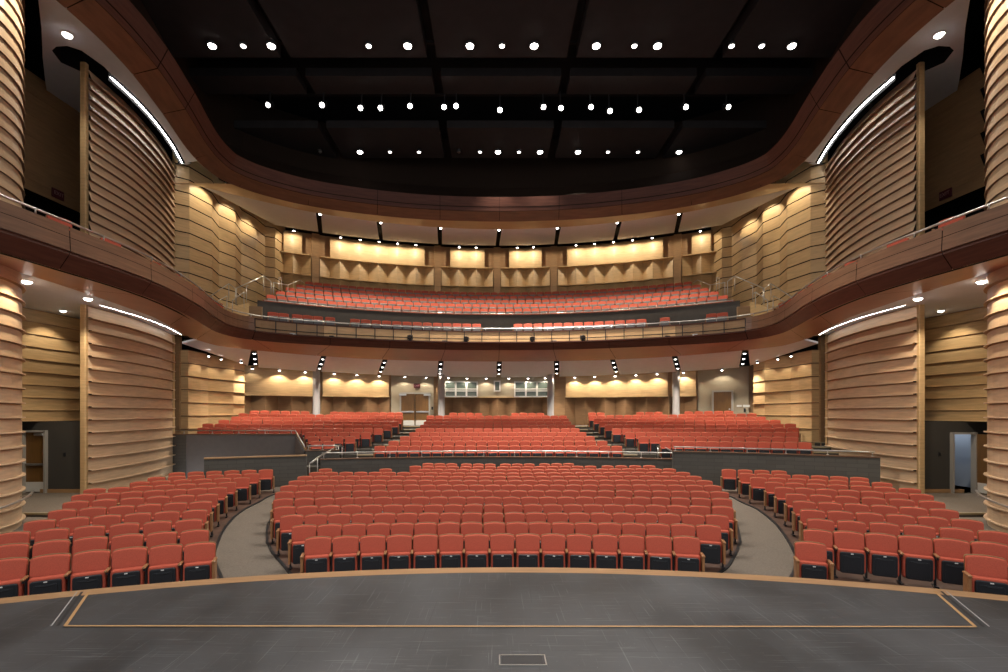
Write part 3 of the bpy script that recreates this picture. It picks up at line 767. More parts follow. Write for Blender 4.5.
# booth zone: beige upper wall with windows, pleats beneath
pleated_bay(RL, DL, -7.56, 7.4, 1.28, 3, 1.17, None, -1.4, label='centre bay of the stalls rear wall', depth=.34, plain_up=True)
mb = MB(); sweep(mb, arc(RL-.34, DL, -7.9, 7.9, .4), [(0, 1.17), (0, 3.0)]); struct(mb, 'wall_back', ['beige'], 'beige control booth wall')
def window(idx, a0, a1, z0, z1, nc, nr, label):
    am = (a0+a1)/2; x, y = bytheta(RL-.42, DL, am); w = radians(a1-a0)*(RL-.36); rz = -radians(am)
    e = empty(f'window_{idx}', (x, y, z0), kind='structure', label=label)
    def loc(u, v, n=0): return (x+u*cos(rz)+n*sin(rz), y+u*sin(rz)-n*cos(rz), v)
    mb = MB(); mb.box(loc(0, (z0+z1)/2, -.02), (w, .02, z1-z0), rz); mb.build('window_pane', ['glassdark'], e)
    mb = MB()
    for i in range(nc+1): mb.box(loc(-w/2+w*i/nc, (z0+z1)/2, .02), (.09 if i in (0, nc) else .13, .06, z1-z0+.09), rz)
    for z in (z0, z1): mb.box(loc(0, z, .02), (w, .06, .09), rz)
    if nr == 2:
        zm = z0+(z1-z0)*.45
        for z in (zm-.07, zm+.07): mb.box(loc(0, z, .02), (w, .06, .07), rz)
    mb.build('window_frame', ['frame_white'], e)
window(1, -7.45, -2.95, 1.19, 2.25, 3, 2, 'three-part white control booth window left of centre')
window(2, 2.35, 7.0, 1.19, 2.25, 3, 2, 'three-part white control booth window right of centre')
window(3, -.52, .25, 1.6, 2.3, 1, 1, 'small narrow booth window in the centre')
for a in (-4.0, -3.6, -6.2):
    x, y = bytheta(RL-.45, DL, a); 
# beige door zones
def beige(a0, a1, lab):
    mb = MB(); sweep(mb, arc(RL-.2, DL, a0, a1, .5), [(0, -1.3), (0, 3.0)]); struct(mb, 'wall_back', ['beige'], lab)
beige(-14.8, -9.0, 'beige wall around the rear double door'); beige(26.4, 32.2, 'beige wall around the rear single door')
def reardoor(idx, a0, a1, zt, zb, leaves, label):
    am = (a0+a1)/2; r = RL-.30; x, y = bytheta(r, DL, am); w = radians(a1-a0)*r; rz = -radians(am)
    e = empty(f'door_{idx}', (x, y, zb), kind='structure', label=label)
    def loc(u, v, n=0): return (x+u*cos(rz)+n*sin(rz), y+u*sin(rz)-n*cos(rz), v)
    mb = MB()
    for u in (-w/2, w/2): mb.box(loc(u, (zt+zb)/2), (.11, .14, zt-zb+.1), rz)
    mb.box(loc(0, zt), (w+.1, .14, .11), rz); mb.build('door_frame', ['frame_gray'], e)
    for k in range(leaves):
        lw = w/leaves; u = -w/2+lw*(k+.5)
        mb = MB(); mb.chbox(loc(u, (zt+zb)/2), (lw-.06 if leaves > 1 else lw-.1, .08, zt-zb-.04), .005, rz); lf = mb.build('door_leaf', ['doorwood'], e)
        if leaves > 1:
            mb = MB(); mb.chbox(loc(u, zb+1.02, .07), (lw-.12, .05, .1), .01, rz); mb.build('push_bar', ['steel'], e)
            mb = MB(); mb.box(loc(u, zb+.22, .045), (lw-.1, .02, .38), rz); mb.build('kick_plate', ['frame_white'], e)
            mb = MB(); mb.chbox(loc(u+(-.35 if k == 0 else .35), zt-.12, .08), (.5, .1, .12), .01, rz); mb.build('door_closer', ['steel'], e)
        else:
            mb = MB(); mb.cyl(loc(lw/2-.16, zb+1.0, .05), loc(lw/2-.16, zb+1.0, .12), .05, n=10); mb.build('door_handle', ['steel'], e)
reardoor(3, -13.55, -9.6, 1.42, -.93, 2, 'oak double door with push bars at the rear of the stalls')
reardoor(4, 28.2, 30.4, 1.42, -.75, 1, 'single brown door at the right rear of the stalls')
x, y = bytheta(RL-.3, DL, -11.3); ex = empty('exit_sign', (x, y, 1.95), radians(11.3), label='small red exit sign above the rear double door', cat='exit sign')
ex['_o'] = (0, 0, 0)
mb = MB(); mb.chbox((0, -.03, 0), (.46, .08, .3), .01); mb.build('sign_box', ['exit_off'], ex, world=False)
ft = bpy.data.curves.new('exit_letters', 'FONT'); ft.body = 'EXIT'; ft.size = .19; ft.align_x = 'CENTER'; ft.align_y = 'CENTER'; ft.extrude = .004; ft.materials.append(M['exit_letter'])
fo = letters(ft, ex); fo.location = (0, -.075, 0); fo.rotation_euler = (pi/2, 0, 0)
for k, (a, z, w, h) in enumerate(((31.15, .45, .28, .12), (31.95, .45, .4, .14))):
    x, y = bytheta(RL-.22, DL, a); mb = MB(); mb.chbox((x, y, z), (w, .03, h), .006, -radians(a)); tag(mb.build('wall_plate', ['plate']), ('small white switch plate beside the right rear door', 'wide white switch plate right of the rear single door')[k], 'switch plate', 'white plates beside the right rear door')
x, y = bytheta(RL-.22, DL, 31.75); tag(MB().chbox((x, y, .18), (.12, .03, .24), .006, -radians(31.75)).build('wall_switch', ['blackcap']), 'small black plate under the white plates right of the rear single door', 'switch')
x, y = bytheta(RL-.22, DL, -9.2); tag(MB().chbox((x, y, .35), (.12, .03, .22), .006, radians(9.2)).build('wall_switch', ['blackcap']), 'small black plate right of the rear double door', 'switch')
# round columns
for k, (cx, cy) in enumerate(((-12.2, 31.9), (-3.98, 33.3), (3.66, 33.3), (11.9, 31.9))):
    mb = MB(); mb.lathe([(.26, 0), (.26, .03), (.235, .05), (.235, 3.75), (.30, 3.78), (.30, 3.9), (0, 3.9)], (cx, cy, -.9), 24)
    struct(mb, 'column', ['column'], ('leftmost round gray column at the rear of the stalls', 'round gray column left of the control booth', 'round gray column right of the control booth', 'rightmost round gray column at the rear of the stalls')[k])

# ------------------------------------------------------------------ balcony
BAL_H = [(-12.3, 5.0), (-11.6, 8.0), (-11.1, 10.4), (-10.9, 12.2), (-10.78, 13.9), (-10.9, 15.6), (-11.4, 17.9), (-12.05, 20.0), (-12.4, 21.6), (-12.15, 23.0), (-10.9, 24.2), (-8.6, 25.3), (-5.6, 26.3), (-2.8, 26.85), (0, 27.0)]
BAL = catmull(mirror(BAL_H), .3); BC = cum(BAL); BL = BC[-1]
def s_near(P, C, x, y): return min(zip(P, C), key=lambda t: (t[0][0]-x)**2+(t[0][1]-y)**2)[1]
sL = s_near(BAL, BC, -11.5, 23.9); sR = BL-sL
# panel joints
joints = [0.6]; 
side_j = [s_near(BAL, BC, x, y) for x, y in ((-11.0, 11.9), (-10.83, 14.5), (-11.25, 17.2), (-12.1, 20.2), (-12.0, 23.4))]
cj = [BL/2+d for d in (-9.2, -6.1, -3.05, 0, 3.05, 6.1, 9.2)]
sL = side_j[-1]; sR = BL-sL
J = [0]+side_j+cj+[BL-s for s in reversed(side_j)]+[BL]
bal = empty('balcony', (0, 27, 3.6), kind='structure', label='curved wood balcony front sweeping around the hall')
def panelled(P, C, J, prof, mat, name, parent, label=None, gap=.012, back=.02, every=1):
    mb = MB()
    for a, b in zip(J, J[1:]):
        if b-a > .1: sweep(mb, sub(P, a+gap, b-gap), prof, smooth=False)
    o = mb.build(name, [mat], parent)
    if label: o['label'] = label
    return o
N_all = normals(BAL)
# solid upper band at the sides with a mid reveal, open slatted band in the centre
mb = MB(); mc = MB()
for a, b in zip(J, J[1:]):
    if b-a < .1: continue
    mid = (a+b)/2
    if sL < mid < sR: continue
    P = sub(BAL, a+.012, b-.012)
    sweep(mb, P, [(-.12, 4.66), (0, 4.66), (.01, 4.40)]); sweep(mb, P, [(.01, 4.385), (.03, 4.05), (-.1, 4.05)])
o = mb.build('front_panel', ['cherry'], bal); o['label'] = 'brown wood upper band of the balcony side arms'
mb = MB(); sweep(mb, BAL, [(-.14, 4.62), (-.14, 4.1), (-.03, 3.95), (-.33, 3.64), (-.5, 3.62)])
mb.build('joint_backing', ['groove'], bal)
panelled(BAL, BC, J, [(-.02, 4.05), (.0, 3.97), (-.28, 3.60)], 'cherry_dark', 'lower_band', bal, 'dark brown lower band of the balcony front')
# centre: recessed light slats, posts, shelf
PC_ = sub(BAL, sL, sR)
_c = cum(PC_)[-1]
for q0, q1, mt, lb in ((3.3, _c-3.3, 'slat', 'light wood recessed centre band'), (0, 3.29, 'oak', 'brown recessed band at the left of the centre'), (_c-3.29, _c, 'oak', 'brown recessed band at the right of the centre')):
    mb = MB(); Pq = sub(PC_, q0, q1); sweep(mb, Pq, [(-.10, 4.62), (-.10, 4.20)]); sweep(mb, Pq, [(-.10, 4.185), (-.10, 3.99)]); mb.build('slat_panel', [mt], bal)['label'] = lb
mb = MB(); sweep(mb, PC_, [(-.12, 3.985), (.22, 3.985), (.22, 3.95), (0, 3.95)]); sweep(mb, PC_, [(-.16, 4.60), (-.04, 4.60), (-.04, 4.66), (-.16, 4.66)]); mb.build('ledge', ['cherry_dark'], bal)
n = 26; CP = cum(PC_)
for i in range(n+1):
    x, y = at(PC_, CP, CP[-1]*i/n); j = min(len(PC_)-1, int(len(PC_)*i/n)); nn = normals(PC_)[j]
    mb = MB(); mb.box((x+nn[0]*.0, y+nn[1]*.0, 4.30), (.04, .04, .64), atan2(nn[1], nn[0])); mb.build('baluster', ['blackcap'], bal)
mb = MB(); mb.tube([(p[0]+n_[0]*.0, p[1]+n_[1]*.0, 4.20) for p, n_ in zip(PC_, normals(PC_))], .015, 5); mb.build('hanging_pipe', ['blackcap'], bal)
# handrail
e = empty('handrail', (0, 27, 4.78), label='long curved silver handrail on top of the balcony front', cat='handrail')
mb = MB(); mb.tube([(p[0]-n_[0]*.08, p[1]-n_[1]*.08, 4.80) for p, n_ in list(zip(BAL, N_all))[::2]], .03, 8); mb.build('rail_tube', ['steel'], e)
k = 0; s = 1.0
while s < BL:
    x, y = at(BAL, BC, s); mb = MB(); mb.cyl((x, y, 4.66), (x, y, 4.79), .018, n=6); mb.build('bracket', ['steel'], e); s += 1.75
# soffit
SO_H = [(-14.6, 5.0), (-13.6, 8.5, ), (-13.2, 12.65), (-13.3, 15.1), (-13.6, 17.6), (-14.1, 20.6), (-14.3, 22.0), (-13.9, 23.6), (-12.6, 25.4), (-10, 27.7), (-6.8, 29.3), (-3.4, 30.0), (0, 30.2)]
def zs(y): return interp(y, [(5, 3.84), (19, 3.80), (23.5, 3.32), (30.2, 3.27)])
SOc = catmull(mirror(SO_H), .3)
FI = [(p[0]-n_[0]*.28, p[1]-n_[1]*.28) for p, n_ in zip(BAL, N_all)]
# correspondences by joint index so that seams radiate
sj_o = [s_near(SOc, cum(SOc), x, y) for x, y in ((-13.3, 9.2), (-13.4, 14.5), (-13.95, 20.0), (-14.3, 22.3), (-12.2, 25.7))]
SL_ = cum(SOc)[-1]; co = [SL_/2+d for d in (-11.1, -7.3, -3.65, 0, 3.65, 7.3, 11.1)]
JO = [0]+sj_o+co+[SL_-s for s in reversed(sj_o)]+[SL_]
JI = [c for c in J]
FC = cum(FI); scale = FC[-1]/BL
mb = MB()
for i in range(len(JI)-1):
    A = resample(sub(FI, JI[i]*scale+.012, JI[i+1]*scale-.012), 14); B_ = resample(sub(SOc, JO[i]+.012, JO[i+1]-.012), 14)
    rows = []
    for p, q in zip(A, B_):
        rows.append([(p[0]+(q[0]-p[0])*t, p[1]+(q[1]-p[1])*t, 3.62+(zs(q[1])-3.62)*t) for t in (0, .33, .66, 1)])
    mb.quadgrid(rows, smooth=True)
mb.build('soffit', ['soffit'], bal)['label'] = 'polished reddish wood soffit of the balcony'
mb = MB(); A = resample(FI, 160); B_ = resample(SOc, 160)
mb.quadgrid([[(p[0], p[1], 3.66), (q[0], q[1], zs(q[1])+.05)] for p, q in zip(A, B_)]); mb.build('soffit_backing', ['groove'], bal)
# gray plaster ceiling beneath the side arms
def fill(outer, holes, z, name, mat, label):
    import bmesh
    bm = bmesh.new(); E_ = []
    for loop in [outer]+holes:
        vs = [bm.verts.new((x, y, z)) for x, y in loop]
        for a, b in zip(vs, vs[1:]+vs[:1]): E_.append(bm.edges.new((a, b)))
    bmesh.ops.triangle_fill(bm, use_beauty=True, edges=E_, normal=(0, 0, -1))
    me = bpy.data.meshes.new(name); bm.to_mesh(me); bm.free(); me.materials.append(M[mat])
    o = bpy.data.objects.new(name, me); COL.objects.link(o); o.location = (0, 0, CZ)
    tag(o, label, None, None, 'structure'); return o
def sideceil(s_, nm):
    Q = [p for p in SOc[:len(SOc)//2] if p[1] < 22.9 and p[0] < 0]
    Q = [(p[0]+.02, p[1]) for p in Q]
    ol = Q+[(-16.05, 23.45), (-16.2, 23.45), (-16.2, 20), (-19, 20), (-19, 5)]
    if s_ > 0: ol = [(-x, y) for x, y in ol]
    fill(ol, [], 3.86, 'ceiling', 'plaster', f'gray plaster ceiling under the {nm} balcony arm')
    # led slot by the lower panel
    P = [(p[0]+.42, p[1]) for p in PANEL]
    mb = MB(); sweep(mb, P, [(-.07, 3.852), (.07, 3.852)]); struct(mbuild(mb, s_), 'trim_13', ['black'], f'dark light slot above the lower {nm} timber wall')
    mb = MB(); sweep(mb, P, [(-.011, 3.846), (.011, 3.846)])
    tag(mbuild(mb, s_).build('led_strip', ['led']), f'curved glowing light strip above the lower {nm} timber wall', 'light strip', 'glowing light strips')
both(sideceil)
# balcony floor slab
ol = [(p[0]-n_[0]*.2, p[1]-n_[1]*.2) for p, n_ in zip(BAL, N_all)]
fill([(-19, 5)]+[(p[0], p[1]) for p in ol][2:-2]+[(19, 5), (19, 38), (-19, 38)], [], 4.22, 'floor', 'terrace', 'dark balcony floor')
wall_arc(24.35, -32.3, 32.1, 6.02, 4.2, .14, 'wall_back', 'dark gray parapet of the upper balcony', ['parapet'], d0=5, cap=('walnut', .03))
rail(24.35, -31.6, 31.4, 6.12, .07, 'silver handrail on the gray parapet of the upper balcony', d0=5, step=1.7, rad=.022)
for k in range(1, 7):
    mb = MB(); r0 = 24.9+.9*(k-1)-.38; r1 = r0+.9+(1.7 if k == 6 else 0); z = 5.37+.49*(k-1)
    rows = []
    for i in range(71):
        a = UB[k][0]-.8+(UB[k][1]-UB[k][0]+1.6)*i/70; x0, y0 = bytheta(r0, 5, a); x1, y1 = bytheta(r1, 5, a); rows.append([(x0, y0, z-.8), (x0, y0, z), (x1, y1, z)])
    mb.quadgrid(rows); struct(mb, 'floor', ['terrace'], f'dark {ORD[k]} terrace of the upper balcony')
# single seats along the side arms (backs just above the front)
for s_ in (-1, 1):
    for (x, y) in ((-11.75, 10.2), (-11.6, 12.4), (-11.55, 14.0), (-11.75, 16.0), (-11.95, 17.4), (-12.3, 18.7), (-12.6, 19.8), (-12.85, 20.9), (-13.0, 21.9)):
        for d_ in (0,):
            T = Matrix.Translation((x*(-s_), y, 4.22)) @ Matrix.Rotation(radians(62)*(-s_), 4, 'Z')
            REST.add(lo, T)
o = REST.build('theatre_seats', slots)
tag(o, 'all further coral red seats of the rear stalls, side blocks and balcony', 'seats', None, 'stuff')

# balcony corner stairs
def cstairs(s_, nm):
    f = lambda p: (p[0] if s_ < 0 else -p[0], p[1], p[2])
    lowp, highp = (-14.35, 22.6), (-13.7, 26.3)
    n = 7
    for i in range(n):
        t = i/(n-1); x = -14.6+.3*t; y = 23.0+3.6*t
        mb = MB(); mb.box((x, y+.3, 4.3+.19*i), (1.6, .62, .2+.0), .1); struct(mbuild(mb, s_), 'floor', ['terrace'], f'dark step of the {nm} balcony stair')
        mb = MB(); mb.box((x, y+.0, 4.41+.19*i), (1.6, .05, .03), .1); struct(mbuild(mb, s_), 'trim_14', ['nosing'], f'pale nosing of the {nm} balcony stair')
    # sloped maple kerbs
    for off in (0, .95):
        mb = MB(); a, b = (-13.85-off, 22.7+.5*off), (-13.35-off, 25.4+.5*off)
        mb.v += [(a[0], a[1], 4.2), (b[0], b[1], 5.2), (b[0], b[1], 5.9), (a[0], a[1], 4.75), (a[0]-.12, a[1], 4.2), (b[0]-.12, b[1], 5.2), (b[0]-.12, b[1], 5.9), (a[0]-.12, a[1], 4.75)]
        for q in ((0, 1, 2, 3), (7, 6, 5, 4), (3, 2, 6, 7), (0, 3, 7, 4), (1, 5, 6, 2)): mb.face(q)
        struct(mbuild(mb, s_), f'wall_{nm}', ['maple'], f'sloped maple kerb of the {nm} balcony stair')
    mb = MB(); mb.box((-13.1, 25.5, 4.9), (.7, .14, 1.6), .25); struct(mbuild(mb, s_), f'wall_{nm}', ['oak'], f'brown end wall of the parapet by the {nm} balcony stair')
    R = [
        ([px(207.5, 298, 22.4), px(228.8, 283.7, 24.4), px(235.5, 288.5, 24.5)], (1, 2)),
        ([px(236.5, 288, 24.6), px(263.7, 276, 27.2), px(271, 281.5, 27.3)], (0, 1, 2)),
        ([px(214, 303, 22.3), px(227, 296, 23.6)], (0, 1)),
        ([px(232.5, 300.5, 23.6), px(244, 292, 25.0), px(246.5, 294, 25.0)], (0, 1)),
        ([px(246.5, 286, 25.2), px(248.5, 285.5, 25.3)], (0,)),
        ([px(273.5, 282.5, 27.5), px(288, 285, 28.6), px(300, 280, 30.5), px(304, 283, 30.6)], (0, 1)),
        ([px(279, 277.5, 28.2), px(281.5, 277.5, 28.4)], (0, 1)),
    ]
    nmz = ('lowest flight', 'upper flight', 'lowest inner flight', 'kerb by the gray parapet', 'parapet corner', 'end of the top seating rows', 'landing by the rear wall')
    for k, (pts, posts) in enumerate(R):
        # the room is symmetric about x = 0
        q = [f(p) for p in pts]
        polyrail('stair_rail', q, [(*q[j], .85) for j in posts], f'silver stair rail of the {nm} balcony corner, {nmz[k]}', f'stair rails of the {nm} balcony corner', rad=.024)
both(cstairs)

# stage lights and small fittings on the balcony front
def headlamp(x, y, k):
    e = empty('stage_spotlight', (x, y, 4.0), label=('dark stage spotlight on the balcony front, leftmost of four', 'dark stage spotlight on the balcony front, second from the left', 'dark stage spotlight on the balcony front, third from the left', 'dark stage spotlight on the balcony front, rightmost of four')[k], cat='stage light', group='stage spotlights on the balcony front')
    mb = MB(); mb.cyl((x, y, 3.97), (x, y, 4.12), .09, .07, 10); mb.build('base', ['blackcap'], e)
    mb = MB(); mb.box((x-.13, y, 4.2), (.03, .08, .24)); mb.box((x+.13, y, 4.2), (.03, .08, .24)); mb.box((x, y, 4.11), (.29, .08, .03)); mb.build('yoke', ['blackcap'], e)
    mb = MB(); mb.cyl((x, y+.14, 4.27), (x, y-.12, 4.2), .10, .13, 12); mb.cyl((x, y-.12, 4.2), (x, y-.15, 4.192), .13, .125, 12); mb.build('lamp_head', ['blackcap'], e)
    mb = MB(); mb.cyl((x, y-.151, 4.192), (x, y-.156, 4.19), .10, n=12); mb.build('lens', ['lensoff'], e)
for k, x in enumerate((-5.25, -1.75, 1.75, 4.75)):
    s = s_near(BAL, BC, x, 27); p = at(BAL, BC, s); headlamp(p[0], p[1]+.0, k)
for k, (x, lab) in enumerate(((-11.0, 'small white box at the left end of the balcony ledge'), (-9.0, 'small dark box on the balcony ledge, left'), (-3.0, 'small gray connector box left of the centre on the balcony ledge'), (3.0, 'small gray connector box right of the centre on the balcony ledge'), (8.9, 'small black box on the right of the balcony ledge'), (10.3, 'small pale box at the right end of the balcony ledge'))):
    s = s_near(BAL, BC, x, 25); p = at(BAL, BC, s); mb = MB(); mb.chbox((p[0], p[1]+.12, 4.045), (.26, .14, .12), .02); mb.cyl((p[0]+.13, p[1]+.12, 4.05), (p[0]+.2, p[1]+.12, 4.05), .02, n=6)
    tag(mb.build('connector_box', ['plate' if k in (0, 5) else 'blackcap' if k in (1, 4) else 'gray_wall']), lab, 'connector box', 'small boxes on the balcony ledge')

# ------------------------------------------------------------------ ceilings under and over the balcony
def loftpanels(top, bot, ztop, zbot, Xt, Xb, name, mat, label, gap):
    """panels between two curves, cut at the given x positions (mirrored)"""
    Ct, Cb = cum(top), cum(bot)
    def sx(P, C, x): return min(zip(P, C), key=lambda t: abs(t[0][0]-x))[1]
    Xt = [-x for x in reversed(Xt)]+Xt[1:]; Xb = [-x for x in reversed(Xb)]+Xb[1:]
    for i in range(len(Xt)-1):
        ga = gap; gb = gap
        a0, a1 = sx(top, Ct, Xt[i])+ga, sx(top, Ct, Xt[i+1])-gb; b0, b1 = sx(bot, Cb, Xb[i])+ga, sx(bot, Cb, Xb[i+1])-gb
        A = resample(sub(top, max(0, a0), a1), 10); B_ = resample(sub(bot, b0, b1), 10)
        mb = MB(); rows = [[(p[0], p[1], ztop(*p)), ((p[0]+q[0])/2, (p[1]+q[1])/2, (ztop(*p)+zbot(*q))/2), (q[0], q[1], zbot(*q))] for p, q in zip(A, B_)]
        mb.quadgrid(rows, smooth=True)
        b = [(x, y, z+.05) for r in rows for x, y, z in (r[0], r[-1])]
        mb.quadgrid([[r[0], (r[0][0], r[0][1], r[0][2]+.12)] for r in rows]); mb.quadgrid([[r[2], (r[2][0], r[2][1], r[2][2]+.12)] for r in rows])
        for r in (rows[0], rows[-1]): mb.poly([r[0], r[2], (r[2][0], r[2][1], r[2][2]+.12), (r[0][0], r[0][1], r[0][2]+.12)])
        struct(mb, name, [mat], label)
TOPC = [p for p in SOc if p[1] > 22.3]
TOPC = [(p[0], p[1]+.05) for p in TOPC]
BOTC = arc(29.0, 5, -31.9, 31.9, .6)
zt_ = lambda x, y: zs(y)
zb_ = lambda x, y: 2.55+.3*min(1, x*x/230)
TX = [0, 3.6, 7.0, 10.2, 12.95]; BX = [0, 4.15, 8.2, 11.9, 15.2]
def fine(P): return resample(P, 400)
TOPF, BOTF = fine(TOPC), fine(BOTC)
loftpanels(TOPF, BOTF, zt_, zb_, TX, BX, 'ceiling', 'plaster', 'pale gray sloping ceiling panel under the balcony', .17)
# side triangles
for s_ in (-1, 1):
    a = (-14.9, 23.2, 3.45); tip = [(-13.0, 25.0, 3.35), (-15.35, 29.3, 2.86), (-15.7, 24.3, 3.42)]
    mb = MB(); q = [(-13.03, 24.95, zs(24.7)), (-15.3, 29.0, 2.88), (-15.5, 23.2, 3.38), (-14.35, 22.5, 3.45)]
    for z_ in (0, .1): mb.poly([(x, y, z+z_) for x, y, z in q])
    for i in range(4):
        u, v = q[i], q[(i+1) % 4]; mb.poly([u, v, (v[0], v[1], v[2]+.1), (u[0], u[1], u[2]+.1)])
    struct(mbuild(mb, s_), 'ceiling', ['plaster'], 'pale gray triangular ceiling panel under the balcony corner')
mb = MB(); A = arc(1, 0, -1, 1, 1)
fill([(-19, 22.9), (-14.4, 22.9), (-14.2, 22.4)]+[(p[0], p[1]) for p in TOPC if p[1] > 23.1]+[(14.2, 22.4), (14.4, 22.9), (19, 22.9), (19, 38), (-19, 38)], [], 3.98, 'ceiling', 'black', 'black void above the gray under-balcony ceiling panels')

# ------------------------------------------------------------------ upper ring
RING_H = [(-13.6, 4.5), (-12.2, 8.6), (-11.65, 12.2), (-11.62, 14.4), (-12.05, 16.7), (-12.72, 19.3), (-12.9, 20.8), (-12.7, 22.0), (-11.6, 23.4), (-9.2, 24.9), (-4.8, 26.2), (0, 26.6)]
RING = catmull(mirror(RING_H), .3); RC = cum(RING); RL_ = RC[-1]; RN = normals(RING)
rj = [s_near(RING, RC, x, y) for x, y in ((-11.5, 12.6), (-11.4, 15.1), (-11.9, 17.2), (-12.6, 20.0), (-12.4, 22.4))]
rc = [RL_/2+d for d in (-10.2, -6.7, -3.3, 0, 3.3, 6.7, 10.2)]
RJ = [0]+rj+rc+[RL_-s for s in reversed(rj)]+[RL_]
ring = empty('ceiling_ring', (0, 26.6, 10.7), kind='structure', label='curved brown wood fascia ring around the dark ceiling opening')
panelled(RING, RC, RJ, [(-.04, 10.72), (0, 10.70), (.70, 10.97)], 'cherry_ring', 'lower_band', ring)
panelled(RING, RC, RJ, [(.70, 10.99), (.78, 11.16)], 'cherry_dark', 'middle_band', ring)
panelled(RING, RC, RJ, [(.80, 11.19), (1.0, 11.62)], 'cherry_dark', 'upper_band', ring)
mb = MB(); sweep(mb, RING, [(-.03, 10.75), (.68, 11.03), (.76, 11.2), (.97, 11.64), (.5, 11.8), (-.1, 12.6)])
sweep(mb, RING, [(-.35, 11.7), (-.35, 15.4)]); mb.build('joint_backing', ['groove'], ring)
# gold soffit beyond the ring
G2_H = [(-16.3, 22.7), (-15.2, 22.9), (-14.6, 23.1), (-12.4, 24.7), (-10, 26.2), (-6.9, 27.4), (-3.5, 28.2), (0, 28.5)]
G2 = catmull(mirror(G2_H), .3)
i0 = s_near(RING, RC, -12.5, 22.2)
A = resample(sub(RING, i0, RL_-i0), 120); B_ = resample(G2, 120)
# match by x position instead of length for straight seams
mb = MB(); rows = []
for j in range(121):
    t = j/120
    p = at(RING, RC, i0+(RL_-2*i0)*t); q = at(G2, cum(G2), cum(G2)[-1]*t) if 0 else B_[min(j, 119)]
    rows.append([(p[0], p[1], 10.72), ((p[0]+q[0])/2, (p[1]+q[1])/2, 10.86), (q[0], q[1], 11.0)])
mb.quadgrid(rows, smooth=True)
struct(mb, 'ceiling', ['soffit_gold'], 'golden wood soffit behind the brown ceiling ring')
# gray panels above the upper balcony
B3 = arc(30.3, 5, -29.6, 29.6, .6)
G3 = [p for p in G2 if abs(p[0]) < 14.7]
UX = [0, 3.5, 6.9, 10.0, 14.6]; VX = [0, 4.25, 8.4, 12.2, 14.9]
loftpanels(fine(G3), fine(B3), lambda x, y: 11.02, lambda x, y: 12.42, UX, VX, 'ceiling', 'plaster', 'pale gray sloping ceiling panel over the upper balcony', .14)
fill([(-19, 22.6), (-16.4, 22.6)]+[(p[0], p[1]+.02) for p in G2][1:-1]+[(16.4, 22.6), (19, 22.6), (19, 38), (-19, 38)], [], 13.0, 'ceiling', 'black', 'black void above the gray panels over the balcony')
# side plaster ceilings with an opening for each timber wall
def upceil(s_, nm):
    Q = [(p[0]-.02, p[1]) for p in RING[:len(RING)//2] if p[1] < 22.3 and p[0] < 0]
    ol = Q+[(-12.9, 22.7), (-16.6, 23.75), (-18.8, 23.75), (-18.8, 19.5), (-17.4, 18.2)]
    cc = [(-15.5+3.12*cos(radians(a)), 11.5+3.12*sin(radians(a))) for a in range(58, -91, -8)]
    ol += [(-16.9, 17.6), (-15.9, 16.45), (-14.75, 15.2)]+cc
    PP = PANEL
    inner = [(p[0]+.62, p[1]) for p in PP][1:]
    outer = [(p[0]-.35, p[1]) for p in PP][1:]
    hole = [(-15.3, 16.15), (-15.0, 15.98), (-14.6, 15.95), (-14.3, 16.15), (-14.15, 16.9)]+inner+[(-15.2, 23.5-.05), (-15.5, 23.58), (-16.2, 23.58)]+list(reversed(outer))+[(-15.5, 16.7)]
    if s_ > 0: ol = [(-x, y) for x, y in ol]; hole = [(-x, y) for x, y in hole]
    fill(ol, [hole], 12.3, 'ceiling', 'plaster', f'gray plaster side ceiling over the {nm} balcony arm')
    mb = MB(); mb.quadgrid([[(x if 1 else x, y, 12.3), (x, y, 13.3)] for x, y in hole+[hole[0]]]); 
    struct(mb, 'trim_15', ['black'], f'black sides of the oval ceiling slot over the {nm} timber wall')
    P = [(p[0]+.46, p[1]) for p in PANEL][2:]
    mb = MB(); sweep(mb, P, [(-.02, 12.31), (-.02, 12.285), (.02, 12.285), (.02, 12.31)])
    m2 = MB(); sweep(m2, P, [(-.07, 12.5), (-.07, 12.2), (-.085, 12.2), (-.085, 12.5)]); struct(mbuild(m2, s_), 'trim_16', ['black'], f'black shield beside the upper {nm} light strip')
    tag(mbuild(mb, s_).build('led_strip', ['led']), f'long curved glowing light strip above the upper {nm} timber wall', 'light strip', 'glowing light strips')
both(upceil)
# black roof, side and rear of the void
mb = MB(); mb.box((0, 18, 15.6), (42, 44, .2)); mb.box((0, 38.5, 8), (42, .2, 18)); mb.box((0, 30, 13.35), (42, 17, .1)) if 0 else None
struct(mb, 'ceiling', ['black'], 'black roof void over the hall')
for s_, nm in ((-1, 'left'), (1, 'right')):
    mb = MB(); mb.box((19.5*s_, 18, 9), (.2, 44, 14)); struct(mb, f'wall_{nm}', ['black'], f'black outer wall of the roof void on the {nm}')
# catwalk ceiling strips
def strips(y0, y1, z, h, tilt=0):
    xs = [-14, -8.5, -2.75, 2.75, 8.5, 14]
    for a, b in zip(xs, xs[1:]):
        mb = MB(); mb.box(((a+b)/2, (y0+y1)/2, z+h/2), (b-a-.4, y1-y0, h)); struct(mb, 'ceiling', ['catwalk'], 'dark catwalk ceiling panel')
strips(12.5, 18.75, 14.0, .5); strips(20.2, 21.35, 14.3, .35); strips(22.7, 25.4, 13.6, .35)
for y in (19.4, 22.6):
    mb = MB(); mb.box((0, y, 15.1), (28, .1, .1)); struct(mb, 'ceiling', ['catwalk'], 'dark pipe in the catwalk gap')

